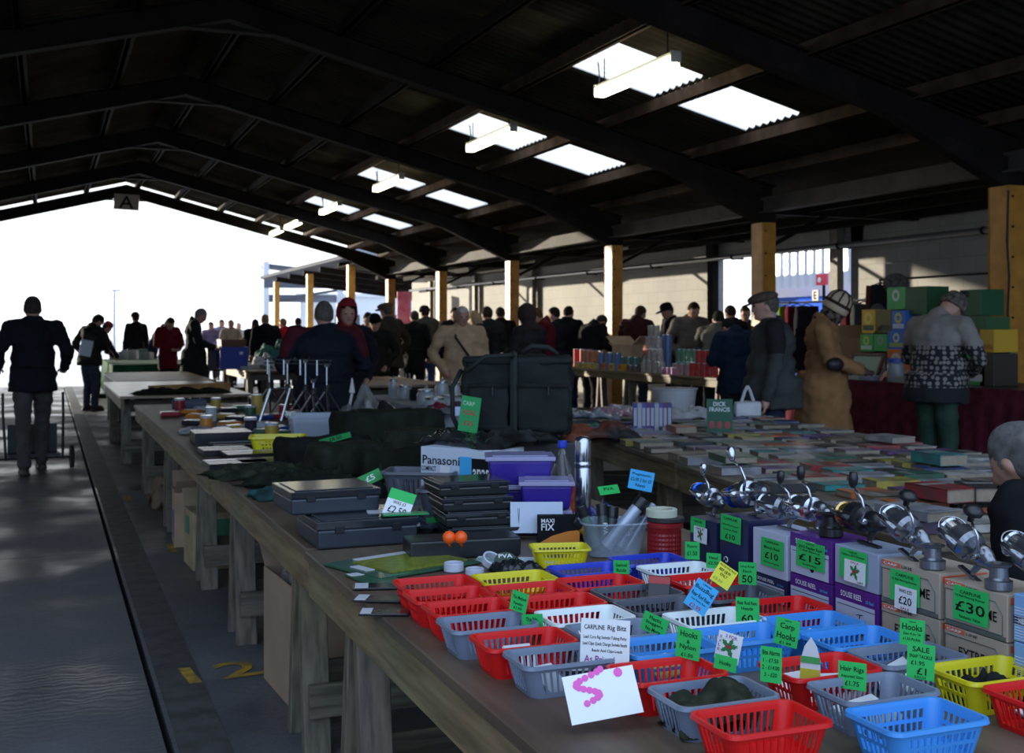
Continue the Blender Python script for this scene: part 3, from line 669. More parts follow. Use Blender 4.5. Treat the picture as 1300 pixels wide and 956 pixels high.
person(750, 388, 19, -75, 'man in a black jacket bowing his head left of the tall column', (.012, .012, .014), (.03, .03, .04), (.05, .045, .04), lean=14, hlean=.9, build=1.15, arms='front')
person(769, 394, 24, -90, 'grey jacketed figure mostly hidden behind the tall column', (.05, .05, .05), h=1.8)
person(808, 377, 18.3, -60, 'man in a maroon fleece looking down over the tins', (.055, .016, .016), (.03, .04, .06), (.06, .04, .03), build=1.12, hlean=.6, arms='hold', h=1.88)
person(856, 372, 19.6, 90, 'man in a black peaked cap looking left by the wall', (.02, .018, .03), (.08, .01, .03), hat='cap', hatc=(.01, .01, .012), arms='front', lean=8, h=1.92)
person(877, 379, 17.6, 175, 'man in a grey jumper facing the camera behind the tins', (.17, .15, .135), hair=(.03, .02, .015), build=1.1, arms='pockets', hlean=.45)
person(911, 388, 16.1, -35, 'stooping person in a grey striped woolly jumper behind the red tins', (.15, .14, .12), hair=(.03, .03, .02), lean=24, arms='reach', build=1.15, h=1.80)
person(930, 382, 18, 0, 'far dark haired head and shoulders left of the flat capped man', (.02, .02, .02), h=1.85)
person(945, 386, 19, 160, 'far person in a dark top just behind the flat cap', (.03, .03, .03), hair=(.08, .06, .03), h=1.85)
person(934, 392, 12.6, 0, 'figure in a dark blue jacket at the end of the tin table', (.014, .026, .05), build=1.1, hlean=.9, h=1.66, hair=(.015, .015, .015), arms='front')
fc, J = person(980, 366, 9.4, 62, 'man in a brown flat cap and dark grey coat holding a white carrier bag', (.060, .064, .060), (.022, .030, .055), (.12, .10, .08), hat='flat', hatc=(.11, .075, .055), build=1.35, arms='down', hlean=.12, coat=.12, yoke=(.02, .02, .02))
cm, J = person(1045, 366, 10.2, -128, 'person in a long camel coat and cream and brown striped knitted hat', (.33, .165, .07), (.05, .03, .02), None, build=1.12, coat=.78, arms='hold', hlean=.5, scarf=(.09, .035, .03), facec=mat((.1, .06, .05), .8))
m = MB(J['T']); m.lathe([(.104, -.02), (.112, -.01), (.112, .05), (.106, .06), (.098, .11), (.06, .15), (.005, .165)], 24); m.build('knitted_hat', mat((.55, .42, .28), .9), cm, smooth=True)
m = MB(J['T'])
for k in range(8):
    a = k * math.pi / 4; m.tube([(.108 * math.cos(a), .108 * math.sin(a), .055), (.100 * math.cos(a), .100 * math.sin(a), .11), (.062 * math.cos(a), .062 * math.sin(a), .152), (0, 0, .17)], .008, 5)
m.lathe([(.115, .035), (.118, .05), (.115, .062)], 24, cap=False); m.build('hat_stripe', mat((.04, .025, .02), .9), cm)
m = MB(J['T']); m.ell((0, -.0, -.07), (.10, .10, .10), 14, 8); m.build('hair', mat((.012, .010, .010), .9, c2=(.16, .12, .09), ns=26), cm, smooth=True)
x, y = atD(1060, 9.85); m = MB(); m.ell((0, 0, 0), (.085, .05, .06), 14, 8); tag(m.build('handbag', mat((.015, .013, .013), .5, bump=.4, ns=20), loc=(x, y, 1.14), smooth=True), 'small black bag held in both hands by the camel coat person', 'bag')
person(1107, 372, 14.3, 180, 'grey haired stallholder showing only a head above the yellow cartons', (.05, .045, .045), hair=(.10, .09, .085), hlean=.5, h=1.80)
JP = bpy.data.materials.new('patterned knit'); JP.use_nodes = True
t = JP.node_tree; b = t.nodes['Principled BSDF']; b.inputs['Roughness'].default_value = .95; L = t.links.new
tc = t.nodes.new('ShaderNodeTexCoord'); sx = t.nodes.new('ShaderNodeSeparateXYZ'); L(tc.outputs['Object'], sx.inputs[0])
vo = t.nodes.new('ShaderNodeTexVoronoi'); vo.inputs['Scale'].default_value = 25; vo.inputs['Randomness'].default_value = .25; L(tc.outputs['Object'], vo.inputs['Vector'])
gt = t.nodes.new('ShaderNodeMath'); gt.operation = 'GREATER_THAN'; gt.inputs[1].default_value = .40; L(vo.outputs['Distance'], gt.inputs[0])
up_ = t.nodes.new('ShaderNodeMath'); up_.operation = 'LESS_THAN'; up_.inputs[1].default_value = 1.26; L(sx.outputs['Z'], up_.inputs[0])
mu = t.nodes.new('ShaderNodeMath'); mu.operation = 'MULTIPLY'
le = t.nodes.new('ShaderNodeMath'); le.operation = 'LESS_THAN'; le.inputs[1].default_value = .44; L(vo.outputs['Distance'], le.inputs[0])
inv = t.nodes.new('ShaderNodeMath'); inv.operation = 'SUBTRACT'; inv.inputs[0].default_value = 1; L(le.outputs[0], inv.inputs[1]); L(inv.outputs[0], mu.inputs[0]); L(up_.outputs[0], mu.inputs[1])
lo = t.nodes.new('ShaderNodeMath'); lo.operation = 'LESS_THAN'; lo.inputs[1].default_value = .93; L(sx.outputs['Z'], lo.inputs[0])
mxx = t.nodes.new('ShaderNodeMath'); mxx.operation = 'MAXIMUM'; L(mu.outputs[0], mxx.inputs[0]); L(lo.outputs[0], mxx.inputs[1])
mc = t.nodes.new('ShaderNodeMixRGB'); mc.inputs[1].default_value = (.26, .23, .20, 1); mc.inputs[2].default_value = (.015, .015, .018, 1); L(mxx.outputs[0], mc.inputs[0]); L(mc.outputs[0], b.inputs['Base Color'])
person(1190, 360, 9.8, -82, 'person in a black and white patterned jumper, green trousers and bobble hat', (.3, .3, .3), (.035, .07, .05), None, hat='bobble', hatc=(.20, .16, .13), build=1.32, arms='hold', hlean=.75, lean=5, jm=JP)
# seated seller at the right edge, between the two tables
person(1340, 545, 3.3, 5, 'grey haired seller in black crouching at the right edge behind the reels', (.010, .010, .012), (.02, .025, .04), (.16, .15, .145), sit=True, lean=22, arms='front', hlean=.8, h=1.76, build=1.05, xy=(2.53, 2.26), hairlen=.03)
r = empty('folding_stool', (2.53, 2.24, 0), R(5), 'dark folding stool under the seller at the right edge', 'stool')
m = MB(); m.box(0, 0, .36, .32, .3, .03); m.build('seat', BLACK, r, mods=[BEV()])
for sg in (-1, 1):
    m = MB(); m.tube([(sg * .14, -.13, 0), (sg * .14, .13, .36)], .011, 8); m.build('leg', BLACK, r)
    m = MB(); m.tube([(sg * .14, .13, 0), (sg * .14, -.13, .36)], .011, 8); m.build('leg', BLACK, r)
# ------------------------------------------------------------------ baskets on the near table
RED = mat((.66, .010, .010), .36, spec=.35); GREY = mat((.17, .21, .29), .35); DGREY = mat((.075, .085, .11), .35); WHT = mat((.78, .84, .84), .35)
LBL = mat((.05, .28, .72), .35); BLU = mat((.018, .045, .50), .33); YLW = mat((.68, .60, .01), .35)
BSK = {}
def basket_mesh(two, hh=.062):
    if (two, hh) in BSK: return BSK[(two, hh)]
    W, L = .192, .128; N = 128
    def ring(sc, z, grow=0):
        out = []
        w2, l2 = W / 2 * sc + grow, L / 2 * sc + grow; r = .020
        per = [(w2 - r, l2 - r, 0), (-(w2 - r), l2 - r, 90), (-(w2 - r), -(l2 - r), 180), (w2 - r, -(l2 - r), 270)]
        pts = []
        sx, sy = 2 * (w2 - r), 2 * (l2 - r); arc = r * math.pi / 2; P = 2 * sx + 2 * sy + 4 * arc
        for k in range(N):
            d = P * k / N
            segs = [('l', (w2 - r, l2), (-1, 0), sx), ('a', per[1], None, arc), ('l', (-w2, l2 - r), (0, -1), sy), ('a', per[2], None, arc),
                    ('l', (-(w2 - r), -l2), (1, 0), sx), ('a', per[3], None, arc), ('l', (w2, -(l2 - r)), (0, 1), sy), ('a', (w2 - r, l2 - r, 0), None, arc)]
            for t_, a, b_, ln in segs:
                if d <= ln + 1e-9:
                    if t_ == 'l': pts.append((a[0] + b_[0] * d, a[1] + b_[1] * d, z, 0))
                    else:
                        q = R(a[2]) + d / r; pts.append((a[0] + r * math.cos(q), a[1] + r * math.sin(q), z, 1))
                    break
                d -= ln
            else: pts.append((w2 - r, l2, z, 1))
        return pts
    lv = [0, .14, .44, .54, .76, .92, 1] if two else [0, .14, .44, .54, .80, .92, 1]
    rings = [ring(.80 + .17 * q, q * hh) for q in lv] + [ring(.97, hh, .004), ring(.97, hh - .006, .005)]
    vs = [p[:3] for rg in rings for p in rg]; fs = []
    for i in range(len(rings) - 1):
        for k in range(N):
            slot = (i in (1, 3) or (not two and i == 2)) and not rings[3][k][3] and not rings[3][(k + 1) % N][3] and k % 3 != 0
            if two and i == 1: slot = slot
            if slot: continue
            fs.append([i * N + k, i * N + (k + 1) % N, (i + 1) * N + (k + 1) % N, (i + 1) * N + k])
    c = len(vs); vs.append((0, 0, 0.0015)); 
    for k in range(N): fs.append([c, (k + 1) % N, k])
    m = MB(); m.add(vs, fs); o = m.build('plastic_basket', RED, mods=[SOL(.0022)]); BSK[(two, hh)] = o.data
    bpy.data.objects.remove(o); return BSK[(two, hh)]
def basket(x, y, m_, lab, two=False, rot=0, z=.741, sc=1, hh=.062, tilt=0):
    me = basket_mesh(two, hh).copy(); me.materials.clear(); me.materials.append(m_)
    o = bpy.data.objects.new('plastic_basket', me); COL.objects.link(o)
    q = o.modifiers.new('s', 'SOLIDIFY'); q.thickness = .0022; q.offset = 0
    for p in me.polygons: p.use_smooth = False
    o.location = (x, y, z); o.rotation_euler = (tilt, 0, rot); o.scale = (sc,) * 3
    return tag(o, lab, 'basket', 'plastic baskets on the near table')
for a in [(.89, 2.77, RED, 'red basket nearest the black and green packets at the table edge', 1), (.877, 2.635, RED, 'empty red basket at the table edge, second from the packets', 1),
          (.881, 2.50, RED, 'red basket at the table edge directly behind the edge side grey basket'), (.87, 2.355, GREY, 'grey blue basket at the table edge with a green card in its corner'),
          (.89, 2.20, RED, 'red basket at the table edge between two grey blue baskets'), (.91, 2.062, GREY, 'grey blue basket holding small packets, left of the large white price card'),
          (1.09, 2.755, YLW, 'yellow basket between the rolls of white tape and the red baskets', 1), (1.073, 2.615, RED, 'red basket in front of the yellow basket by the tape rolls'),
          (1.089, 2.475, RED, 'red basket directly behind the white basket nearest the table edge'), (1.31, 2.785, BLU, 'royal blue basket just in front of the small raised yellow basket'),
          (1.515, 2.84, BLU, 'royal blue basket below the clear tub of tubes'), (1.53, 2.702, WHT, 'white basket farthest back, in front of the red round tub'),
          (1.27, 2.635, RED, 'red basket with no card, in front of the blue basket by the yellow one'), (1.30, 2.495, DGREY, 'dark grey basket with a black packet propped on its rim'),
          (1.53, 2.56, RED, 'red basket left of the yellow and blue price card', 1), (1.29, 2.355, DGREY, 'dark grey basket under the tilted yellow and blue price card'),
          (1.088, 2.335, WHT, 'white basket directly behind the large white price card'), (1.10, 2.198, GREY, 'grey basket holding the green three line card, right of the large white card'),
          (1.34, 2.215, WHT, 'white basket behind the light blue baskets, nearest the middle'), (1.129, 2.055, LBL, 'light blue basket behind the green hooks and nylon card', 1),
          (1.325, 2.072, LBL, 'light blue basket with the white holly sale card on its front rim', 1), (1.05, 1.90, RED, 'red basket in front of the light blue one, right of the white sign'),
          (1.06, 1.755, GREY, 'grey basket at the front filled with dark camouflage cloth'), (1.51, 2.40, DGREY, 'dark grey basket in front of the purple reel boxes'),
          (1.54, 2.255, RED, 'red basket touching the purple reel boxes, behind the light blue pair'), (1.515, 2.108, LBL, 'light blue basket holding a yellow packet, below the purple boxes', 1),
          (1.52, 1.965, LBL, 'light blue basket in front of the one with the yellow packet', 1), (1.53, 1.825, GREY, 'grey basket with clear packets in front of the brown reel cartons', 1),
          (1.325, 1.82, RED, 'red basket in front holding the pointed white packet', 1), (1.60, 1.687, YLW, 'yellow basket of black straps below the brown reel cartons', 1),
          (1.60, 1.545, RED, 'red basket at the bottom right corner of the table'), (1.33, 1.675, GREY, 'grey basket at the very front, below the red one with packets'),
          (1.30, 1.53, LBL, 'light blue basket at the very front of the table', 1), (1.06, 1.61, RED, 'red basket at the very front beside the white sign')]:
    basket(a[0], a[1], a[2], a[3], len(a) > 4)
# small yellow basket on the blue one, the far yellow one, and the two standing slatted baskets
x, y = PX(714, 712, .76); basket(x, y + .02, YLW, 'small yellow basket holding a black reel, raised behind the blue basket', True, rot=-.25, z=.745, sc=.86)
x, y = PX(353, 576, .74); basket(x, y, YLW, 'bright yellow basket far along the table beside the clear plastic crate', True, rot=-.2, sc=1.6)
x, y = PX(540, 640, .74); basket(x, y + .05, DGREY, 'dark slatted basket standing behind the tackle cases, farther of two', rot=-.5, sc=1.5, hh=.085)
x, y = PX(575, 662, .74); basket(x + .02, y, DGREY, 'dark slatted basket standing behind the tackle cases, nearer of two', rot=-.5, sc=1.4, hh=.085)

# ---- packets
def packet(x, y, z, w_, l, m_, lab, rot=(0, 0, 0), name='tackle_packet', strip=None, th=.006, group=None):
    m = MB(); m.box(0, 0, 0, w_, l, th); o = m.build(name, m_, loc=(x, y, z), rot=rot, mods=[BEV(.002, 1)])
    if strip:
        m = MB(); m.box(0, l * .36, th, w_ * .96, l * .22, .0012); m.build('header_card', strip, o)
    return tag(o, lab, 'packet', group)
PKB = mat((.015, .016, .018), .25); PKW = mat((.6, .62, .65), .3); PKG = mat((.03, .10, .05), .3); CLR = mat((.5, .55, .58), .1, alpha=.45)
MESH = mat((.24, .27, .02), .3, c2=(.14, .16, .02), ns=60); GOLD = mat((.5, .36, .06), .4)
x, y = PX(487, 742, .75); packet(x, y, .742, .06, .16, PKB, 'black packet with a white strip nearest the table edge, topmost of three', (0, 0, 1.3), strip=PKW)
x, y = PX(483, 758, .75); packet(x, y, .742, .06, .13, PKB, 'black packet with a white strip at the table edge, middle of three', (0, 0, 1.1), strip=PKW)
x, y = PX(496, 774, .75); packet(x - .015, y, .742, .055, .12, PKB, 'black packet poking out beside the red basket, lowest of three', (0, 0, 1.2), strip=PKW)
r = None
x, y = PX(505, 716, .75); m = MB(); m.box(0, 0, 0, .36, .28, .008); r = m.build('mesh_net_pack', mat((.03, .09, .05), .2), loc=(x + .02, y + .02, .742), rot=(0, 0, .35), mods=[BEV(.003, 1)]); tag(r, 'flat pack of yellow green mesh in clear film beside the tackle cases', 'packet')
m = MB(); m.box(.02, -.01, .008, .27, .19, .004); m.build('mesh_panel', MESH, r); m = MB(); m.box(.03, .105, .0085, .24, .035, .003); m.box(-.14, 0, .0085, .03, .08, .002); m.build('header_card', PKW, r)
x, y = PX(470, 732, .75); packet(x + .01, y, .742, .10, .16, PKG, 'green edged clear packet under the left corner of the mesh pack', (0, 0, .2), strip=PKW)
x, y = PX(655, 705, .76); packet(x, y, .742, .24, .07, mat((.35, .5, .5), .15), 'long clear turquoise packet behind the tape rolls', (0, 0, -.5), strip=PKW)
def contents(bx, by, items):
    for dx, dy, w_, l, c, tilt, rz, lab in items:
        packet(bx + dx, by + dy, .756, w_, l, c, lab, (tilt, 0, rz), strip=PKW)
contents(.91, 2.062, [(-.02, .0, .05, .075, CLR, .5, .3, 'clear packet with a yellow corner in the grey basket left of the white card'), (.03, -.01, .05, .07, PKB, .3, -.4, 'small dark packet lying in the grey basket left of the white card')])
contents(.89, 2.20, [(.0, .01, .06, .08, PKW, .5, 0, 'white packet seen through the slots of the edge side red basket')])
contents(1.515, 2.108, [(.02, 0, .07, .08, mat((.5, .45, .03), .3), .3, .6, 'yellow packet lying in the light blue basket below the purple boxes')])
contents(1.129, 2.055, [(.0, 0, .09, .07, mat((.35, .33, .08), .3), .3, .4, 'olive and yellow packet in the light blue basket by the hooks card')])
contents(1.325, 1.82, [(-.03, .02, .10, .08, PKW, .5, .1, 'white printed packet in the front red basket behind the pointed one'), (.05, -.01, .09, .08, CLR, .4, -.3, 'clear packet with green print in the front red basket')])
contents(1.53, 1.825, [(.0, .0, .08, .08, PKB, .7, .5, 'black and white packet standing in the grey basket of clear packets'), (-.04, -.01, .07, .07, PKW, .4, -.4, 'white packet lying in the grey basket of clear packets'), (.05, .02, .07, .07, CLR, .4, .2, 'clear packet in the right end of the grey packet basket')])
contents(1.32, 1.675, [(.0, .0, .12, .08, CLR, .3, .3, 'clear packet in the grey basket at the very front')])
contents(1.60, 1.545, [(.0, .0, .12, .08, PKB, .3, .3, 'black packet in the bottom right red basket')])
x, y = PX(846, 741, .81); packet(x - .02, y + .0, .79, .055, .08, PKB, 'small black packet propped on the rim of the dark grey basket', (1.2, 0, -.7), strip=mat((.4, .03, .03), .4))
def crumple(name, sx, sy, h, m_, lab, cat, x, y, z, rot=0, sc=9, seed=0, n=36, peak=0, group=None, rough=1.0, rim=.02):
    vs = []; fs = []
    for i in range(n + 1):
        for j in range(n + 1):
            u, v = i / n * 2 - 1, j / n * 2 - 1
            q = max(0, 1 - (u * u * u * u + v * v * v * v) * .9); rr = 1 + .12 * noise.noise((u * 2 + seed, v * 2, 5))
            px_, py_ = u * sx / 2 * rr, v * sy / 2 * rr
            hh = h * (q ** .5) * (.62 + rough * .5 * noise.noise((px_ * sc + seed, py_ * sc, 0)) + rough * .3 * noise.noise((px_ * sc * 2.7 + seed, py_ * sc * 2.7, 3)) + peak * math.exp(-(u * u + v * v) * 3))
            vs.append((px_, py_, max(.001, hh)))
    for i in range(n):
        for j in range(n):
            a = i * (n + 1) + j; fs.append([a, a + n + 1, a + n + 2, a + 1])
    b = len(vs); ed = [i * (n + 1) for i in range(n + 1)] + [n * (n + 1) + j for j in range(1, n + 1)] + [i * (n + 1) + n for i in range(n - 1, -1, -1)] + [j for j in range(n - 1, 0, -1)]
    vs += [(vs[e][0], vs[e][1], 0) for e in ed]
    for k in range(len(ed)): fs.append([ed[k], b + k, b + (k + 1) % len(ed), ed[(k + 1) % len(ed)]][::-1])
    fs.append([b + k for k in range(len(ed))])
    m = MB(); m.add(vs, fs); o = m.build(name, m_, loc=(x, y, z), rot=(0, 0, rot), smooth=True); return tag(o, lab, cat, group)
CAMO = mat((.045, .05, .032), .9, c2=(.018, .022, .014), ns=22); DKCL = mat((.018, .020, .018), .9, c2=(.010, .011, .010), ns=12)
PLAS = mat((.035, .037, .035), .09, spec=1, c2=(.012, .012, .012), ns=9); PLASW = mat((.45, .47, .48), .15, spec=.8, n=.4, ns=6)
crumple('camouflage_cloth', .16, .10, .10, CAMO, 'dark camouflage cloth heaped in the front grey basket', 'cloth', 1.06, 1.755, .745, sc=13, rough=.6)
crumple('black_straps', .15, .09, .06, DKCL, 'bundle of black straps in the yellow basket by the brown cartons', 'straps', 1.60, 1.687, .745, sc=30, rough=.8)

# ---- price cards
GRN = mat((.02, .50, .10), .6); YEC = mat((.80, .78, .05), .6); BLC = mat((.05, .42, .80), .6); WHC = mat((.78, .80, .82), .6)
PUR = mat((.30, .02, .28), .6); HOL = mat((.02, .20, .05), .7); REDI = mat((.45, .02, .04), .7)
def card_at(x, y, zc, w_, h, yaw, roll, m_, lines, lab, tilt=-.12, cat='price card', name='price_card', th=.0015, extra=None):
    m = MB(); m.box(0, 0, -h / 2, w_, th, h)
    o = m.build(name, m_, loc=(x, y, zc), rot=(0, 0, 0)); o.rotation_euler = (Matrix.Rotation(yaw, 3, 'Z') @ Matrix.Rotation(tilt, 3, 'X') @ Matrix.Rotation(roll, 3, 'Y')).to_euler()
    by = {}
    for t_, cx, cz, fw, fh, k in lines: by.setdefault(k, []).append((t_, cx, cz, fw, fh))
    for k, L_ in by.items():
        m = MB()
        for t_, cx, cz, fw, fh in L_: put_text(m, t_, cx * w_, cz * h, fw * w_, fh * h, -th / 2 - .0006)
        m.build('lettering', k, o)
    if extra: extra(o, w_, h, th)
    return tag(o, lab, cat)
def card(px, py, zc, wp, hp, m_, lines, lab, yaw=-58, roll=0, **kw):
    D = FPX * (EYE - zc) / (py - 420); x, y = atD(px, D); phi = TH + math.atan((px - 650) / FPX)
    w_ = wp * D / FPX / max(.35, math.cos(R(yaw) + phi)); h = hp * D / FPX
    return card_at(x, y, zc, w_, h, R(yaw), R(roll), m_, lines, lab, **kw)
def holly(o, w_, h, th):
    m = MB()
    for a, sc in ((20, 1), (70, .9), (140, .95), (215, .8), (300, 1)):
        pts = []
        for k in range(16):
            t_ = k / 16 * 2 * math.pi; rr = (.20 if k % 2 else .13) * min(w_, h) * sc
            ex, ez = rr * 1.3 * math.cos(t_), rr * .55 * math.sin(t_); c, s = math.cos(R(a)), math.sin(R(a))
            ex += .17 * min(w_, h)
            pts.append((ex * c - ez * s, ex * s + ez * c))
        m.prism(pts, 0, .0004, Matrix(((1, 0, 0, 0), (0, 0, -1, -th / 2 - .0004), (0, 1, 0, 0), (0, 0, 0, 1))))
    m.build('holly_print', HOL, o)
    m = MB()
    for dx, dz in ((0, 0), (.06, .03), (-.05, .04)): m.ell((dx * w_, -th / 2 - .001, dz * h), (.05 * w_, .0006, .05 * h), 10, 5)
    m.build('berry_print', REDI, o)
K = INK
card(659, 764, .83, 21, 25, GRN, [('The Method', 0, .2, .8, .16, K), ('Feeder', 0, -.1, .6, .14, K), ('£1.50', 0, -.32, .5, .12, K)], 'small green card standing in the red basket at the table edge', roll=8)
card(676, 789, .80, 26, 18, GRN, [('The No.', 0, .15, .6, .3, K), ('Rigs', .1, -.25, .4, .25, K)], 'green card in the right corner of the edge side grey basket', roll=-10)
card(768, 816, .83, 62, 58, WHC, [('CARPLINE', -.22, .32, .42, .10, K), ('Rig Bitz', .24, .31, .38, .14, K), ('Lead Core Rig Swivels Tubing Putty', 0, .10, .88, .09, K), ('Lead Clips Quick Change Swivels Beads', 0, -.04, .90, .09, K), ('Beads And Clips Leads', .05, -.18, .62, .08, K), ('As Priced', -.1, -.36, .62, .15, PUR)],
     'large white price card with black and purple lettering in front of the white basket', yaw=-45, roll=-2, tilt=-.2)
card(831, 793, .82, 32, 24, GRN, [('Plastic', 0, .28, .5, .2, K), ('Staggers', 0, 0, .7, .2, K), ('No More', 0, -.3, .6, .2, K)], 'green three line card in the grey basket right of the large white card', roll=14)
card(874, 817, .83, 30, 38, GRN, [('Hooks', 0, .30, .72, .2, K), ('&', 0, .06, .14, .12, K), ('Nylon', 0, -.14, .68, .2, K), ('£1.50', 0, -.38, .5, .12, K)], 'green hooks and nylon card right of the large white card', roll=3)
o = card(919, 731, .88, 26, 27, YEC, [('PROTECTIVE PRICE', 0, .40, .86, .09, K), ('RRP £8.99', -.05, .2, .6, .15, K), ('ONLY', 0, -.0, .4, .14, K), ('£3.50', -.15, -.3, .5, .12, mat((.3, .3, .1), .6))], 'tilted yellow price card joined to the top of the blue one', roll=30, yaw=-45)
card(890, 758, .845, 30, 38, BLC, [('CARPLINE', 0, .42, .4, .06, K), ('BuzzBug', 0, .24, .86, .18, K), ('Rear Rod Rest', 0, .0, .86, .14, K), ('Carp Feeder Rest', 0, -.18, .7, .08, K), ('£2.99', 0, -.38, .5, .15, REDI)], 'tilted blue card below the yellow one in the dark grey basket', roll=30, yaw=-45)
card(789, 720, .82, 20, 17, GRN, [('Swivel', 0, .15, .7, .25, K), ('Rods', 0, -.22, .6, .25, K)], 'small green card between the two royal blue baskets', roll=-6)
card(879, 699, .83, 18, 22, GRN, [('Fluoro', 0, .25, .7, .18, K), ('£1.50', 0, -.15, .7, .25, K)], 'small green card in front of the red round tub', roll=-4)
card(906, 712, .83, 18, 19, GRN, [('Head', 0, .2, .6, .2, K), ('£2.50', 0, -.15, .7, .2, K)], 'small green card just left of the yellow price card', roll=-2)
card(949, 728, .84, 22, 28, GRN, [('Sting Rings', 0, .3, .8, .12, K), ('Each', 0, .1, .5, .12, K), ('50', 0, -.25, .6, .34, K)], 'green card reading 50 in front of the dark blue reel boxes', roll=-3)
card(949, 776, .82, 29, 34, GRN, [('Rear Rod Rest', 0, .30, .84, .13, K), ('Heads', 0, .10, .5, .12, K), ('60', 0, -.27, .5, .30, K)], 'green card reading 60 at the right end of the middle white basket', roll=-4)
card(925, 822, .82, 30, 36, WHC, [('SALE', -.38, 0, .01, .01, K), ('S', -.38, .3, .1, .1, PUR), ('A', -.38, .15, .1, .1, PUR), ('L', -.38, 0, .1, .1, PUR), ('E', -.38, -.15, .1, .1, PUR), ('2 FOR', .05, .38, .5, .12, PUR), ('£1.50', .1, -.4, .5, .12, K)], 'white sale card with green holly on the light blue basket', roll=9, extra=holly)
card(921, 842, .815, 28, 18, GRN, [('Hooks', 0, 0, .5, .3, K)], 'green card half hidden under the white holly sale card', roll=4)
card(999, 803, .83, 29, 34, GRN, [('CARPLINE', 0, .42, .3, .05, K), ('Carp', 0, .20, .62, .26, K), ('Hooks', 0, -.14, .8, .24, K), ('£1.99', 0, -.4, .5, .1, K)], 'green carp hooks card between the light blue baskets', roll=6)
card(979, 844, .84, 26, 44, GRN, [('Bite Alarms', 0, .34, .82, .14, K), ('1 - £7.50', 0, .12, .72, .12, K), ('2 - £14.00', 0, -.08, .82, .12, K), ('3 - £20', 0, -.28, .6, .12, K)], 'green bite alarms card with three prices', roll=-2)
card(1082, 858, .81, 34, 34, GRN, [('Hair Rigs', 0, .22, .84, .24, K), ('Assorted Sizes', 0, -.02, .8, .11, K), ('£1.75', 0, -.28, .5, .18, K)], 'green hair rigs card at the front of the red basket', roll=-2)
card(1158, 803, .84, 30, 33, GRN, [('CARPLINE', 0, .40, .3, .05, K), ('Hooks', 0, .20, .8, .24, K), ('Size 4 to 16', 0, -.05, .7, .1, K), ('£1.50 Packet', 0, -.25, .7, .1, K)], 'green hooks card in front of the brown reel cartons', roll=0)
card(1169, 840, .83, 33, 44, GRN, [('SALE', 0, .34, .62, .15, K), ('SNAP TACKLE', 0, .14, .84, .10, K), ('£1.95', -.1, -.05, .5, .12, K), ('£1', .05, -.27, .35, .2, K), ('EACH', 0, -.44, .4, .06, K)], 'handwritten green snap tackle sale card', roll=0)
# pointed white packet
D = FPX * (EYE - .81) / (842 - 420); x, y = atD(1029, D)
m = MB(); hw, hh = .019, .042; m.prism([(-hw, -hh), (hw, -hh), (hw * .95, 0), (hw * .6, hh * .6), (0, hh), (-hw * .6, hh * .6), (-hw * .95, 0)], -.001, .001, Matrix(((1, 0, 0, 0), (0, 0, -1, 0), (0, 1, 0, 0), (0, 0, 0, 1))))
o = m.build('bait_packet', PKW, loc=(x, y, .815), rot=(-.1, 0, R(-50))); tag(o, 'pointed white packet with a green band standing in the front red basket', 'packet')
m = MB(); m.box(0, -.0018, -.005, .036, .001, .012); m.build('green_band', mat((.05, .3, .08), .5), o); m = MB(); m.box(0, -.0018, -.035, .036, .001, .02); m.build('yellow_band', mat((.5, .45, .03), .5), o)
# white sign with pink blots at the front edge
o = card(765, 882, .80, 92, 60, WHC, [], 'wide white sign with pink blots at the front edge of the table', yaw=-12, roll=-7, tilt=-.5, cat='sign', name='shop_sign')
m = MB(); PNK = mat((.75, .10, .45), .5)
for q in range(16): m.ell((-.03 + .022 * math.sin(q * .5) + q * .001, -.0014, .0 + q * .0035 - .01), (.006, .0006, .006), 8, 5)
m.ell((.035, -.0014, .032), (.008, .0006, .008), 8, 5); m.build('pink_print', PNK, o)
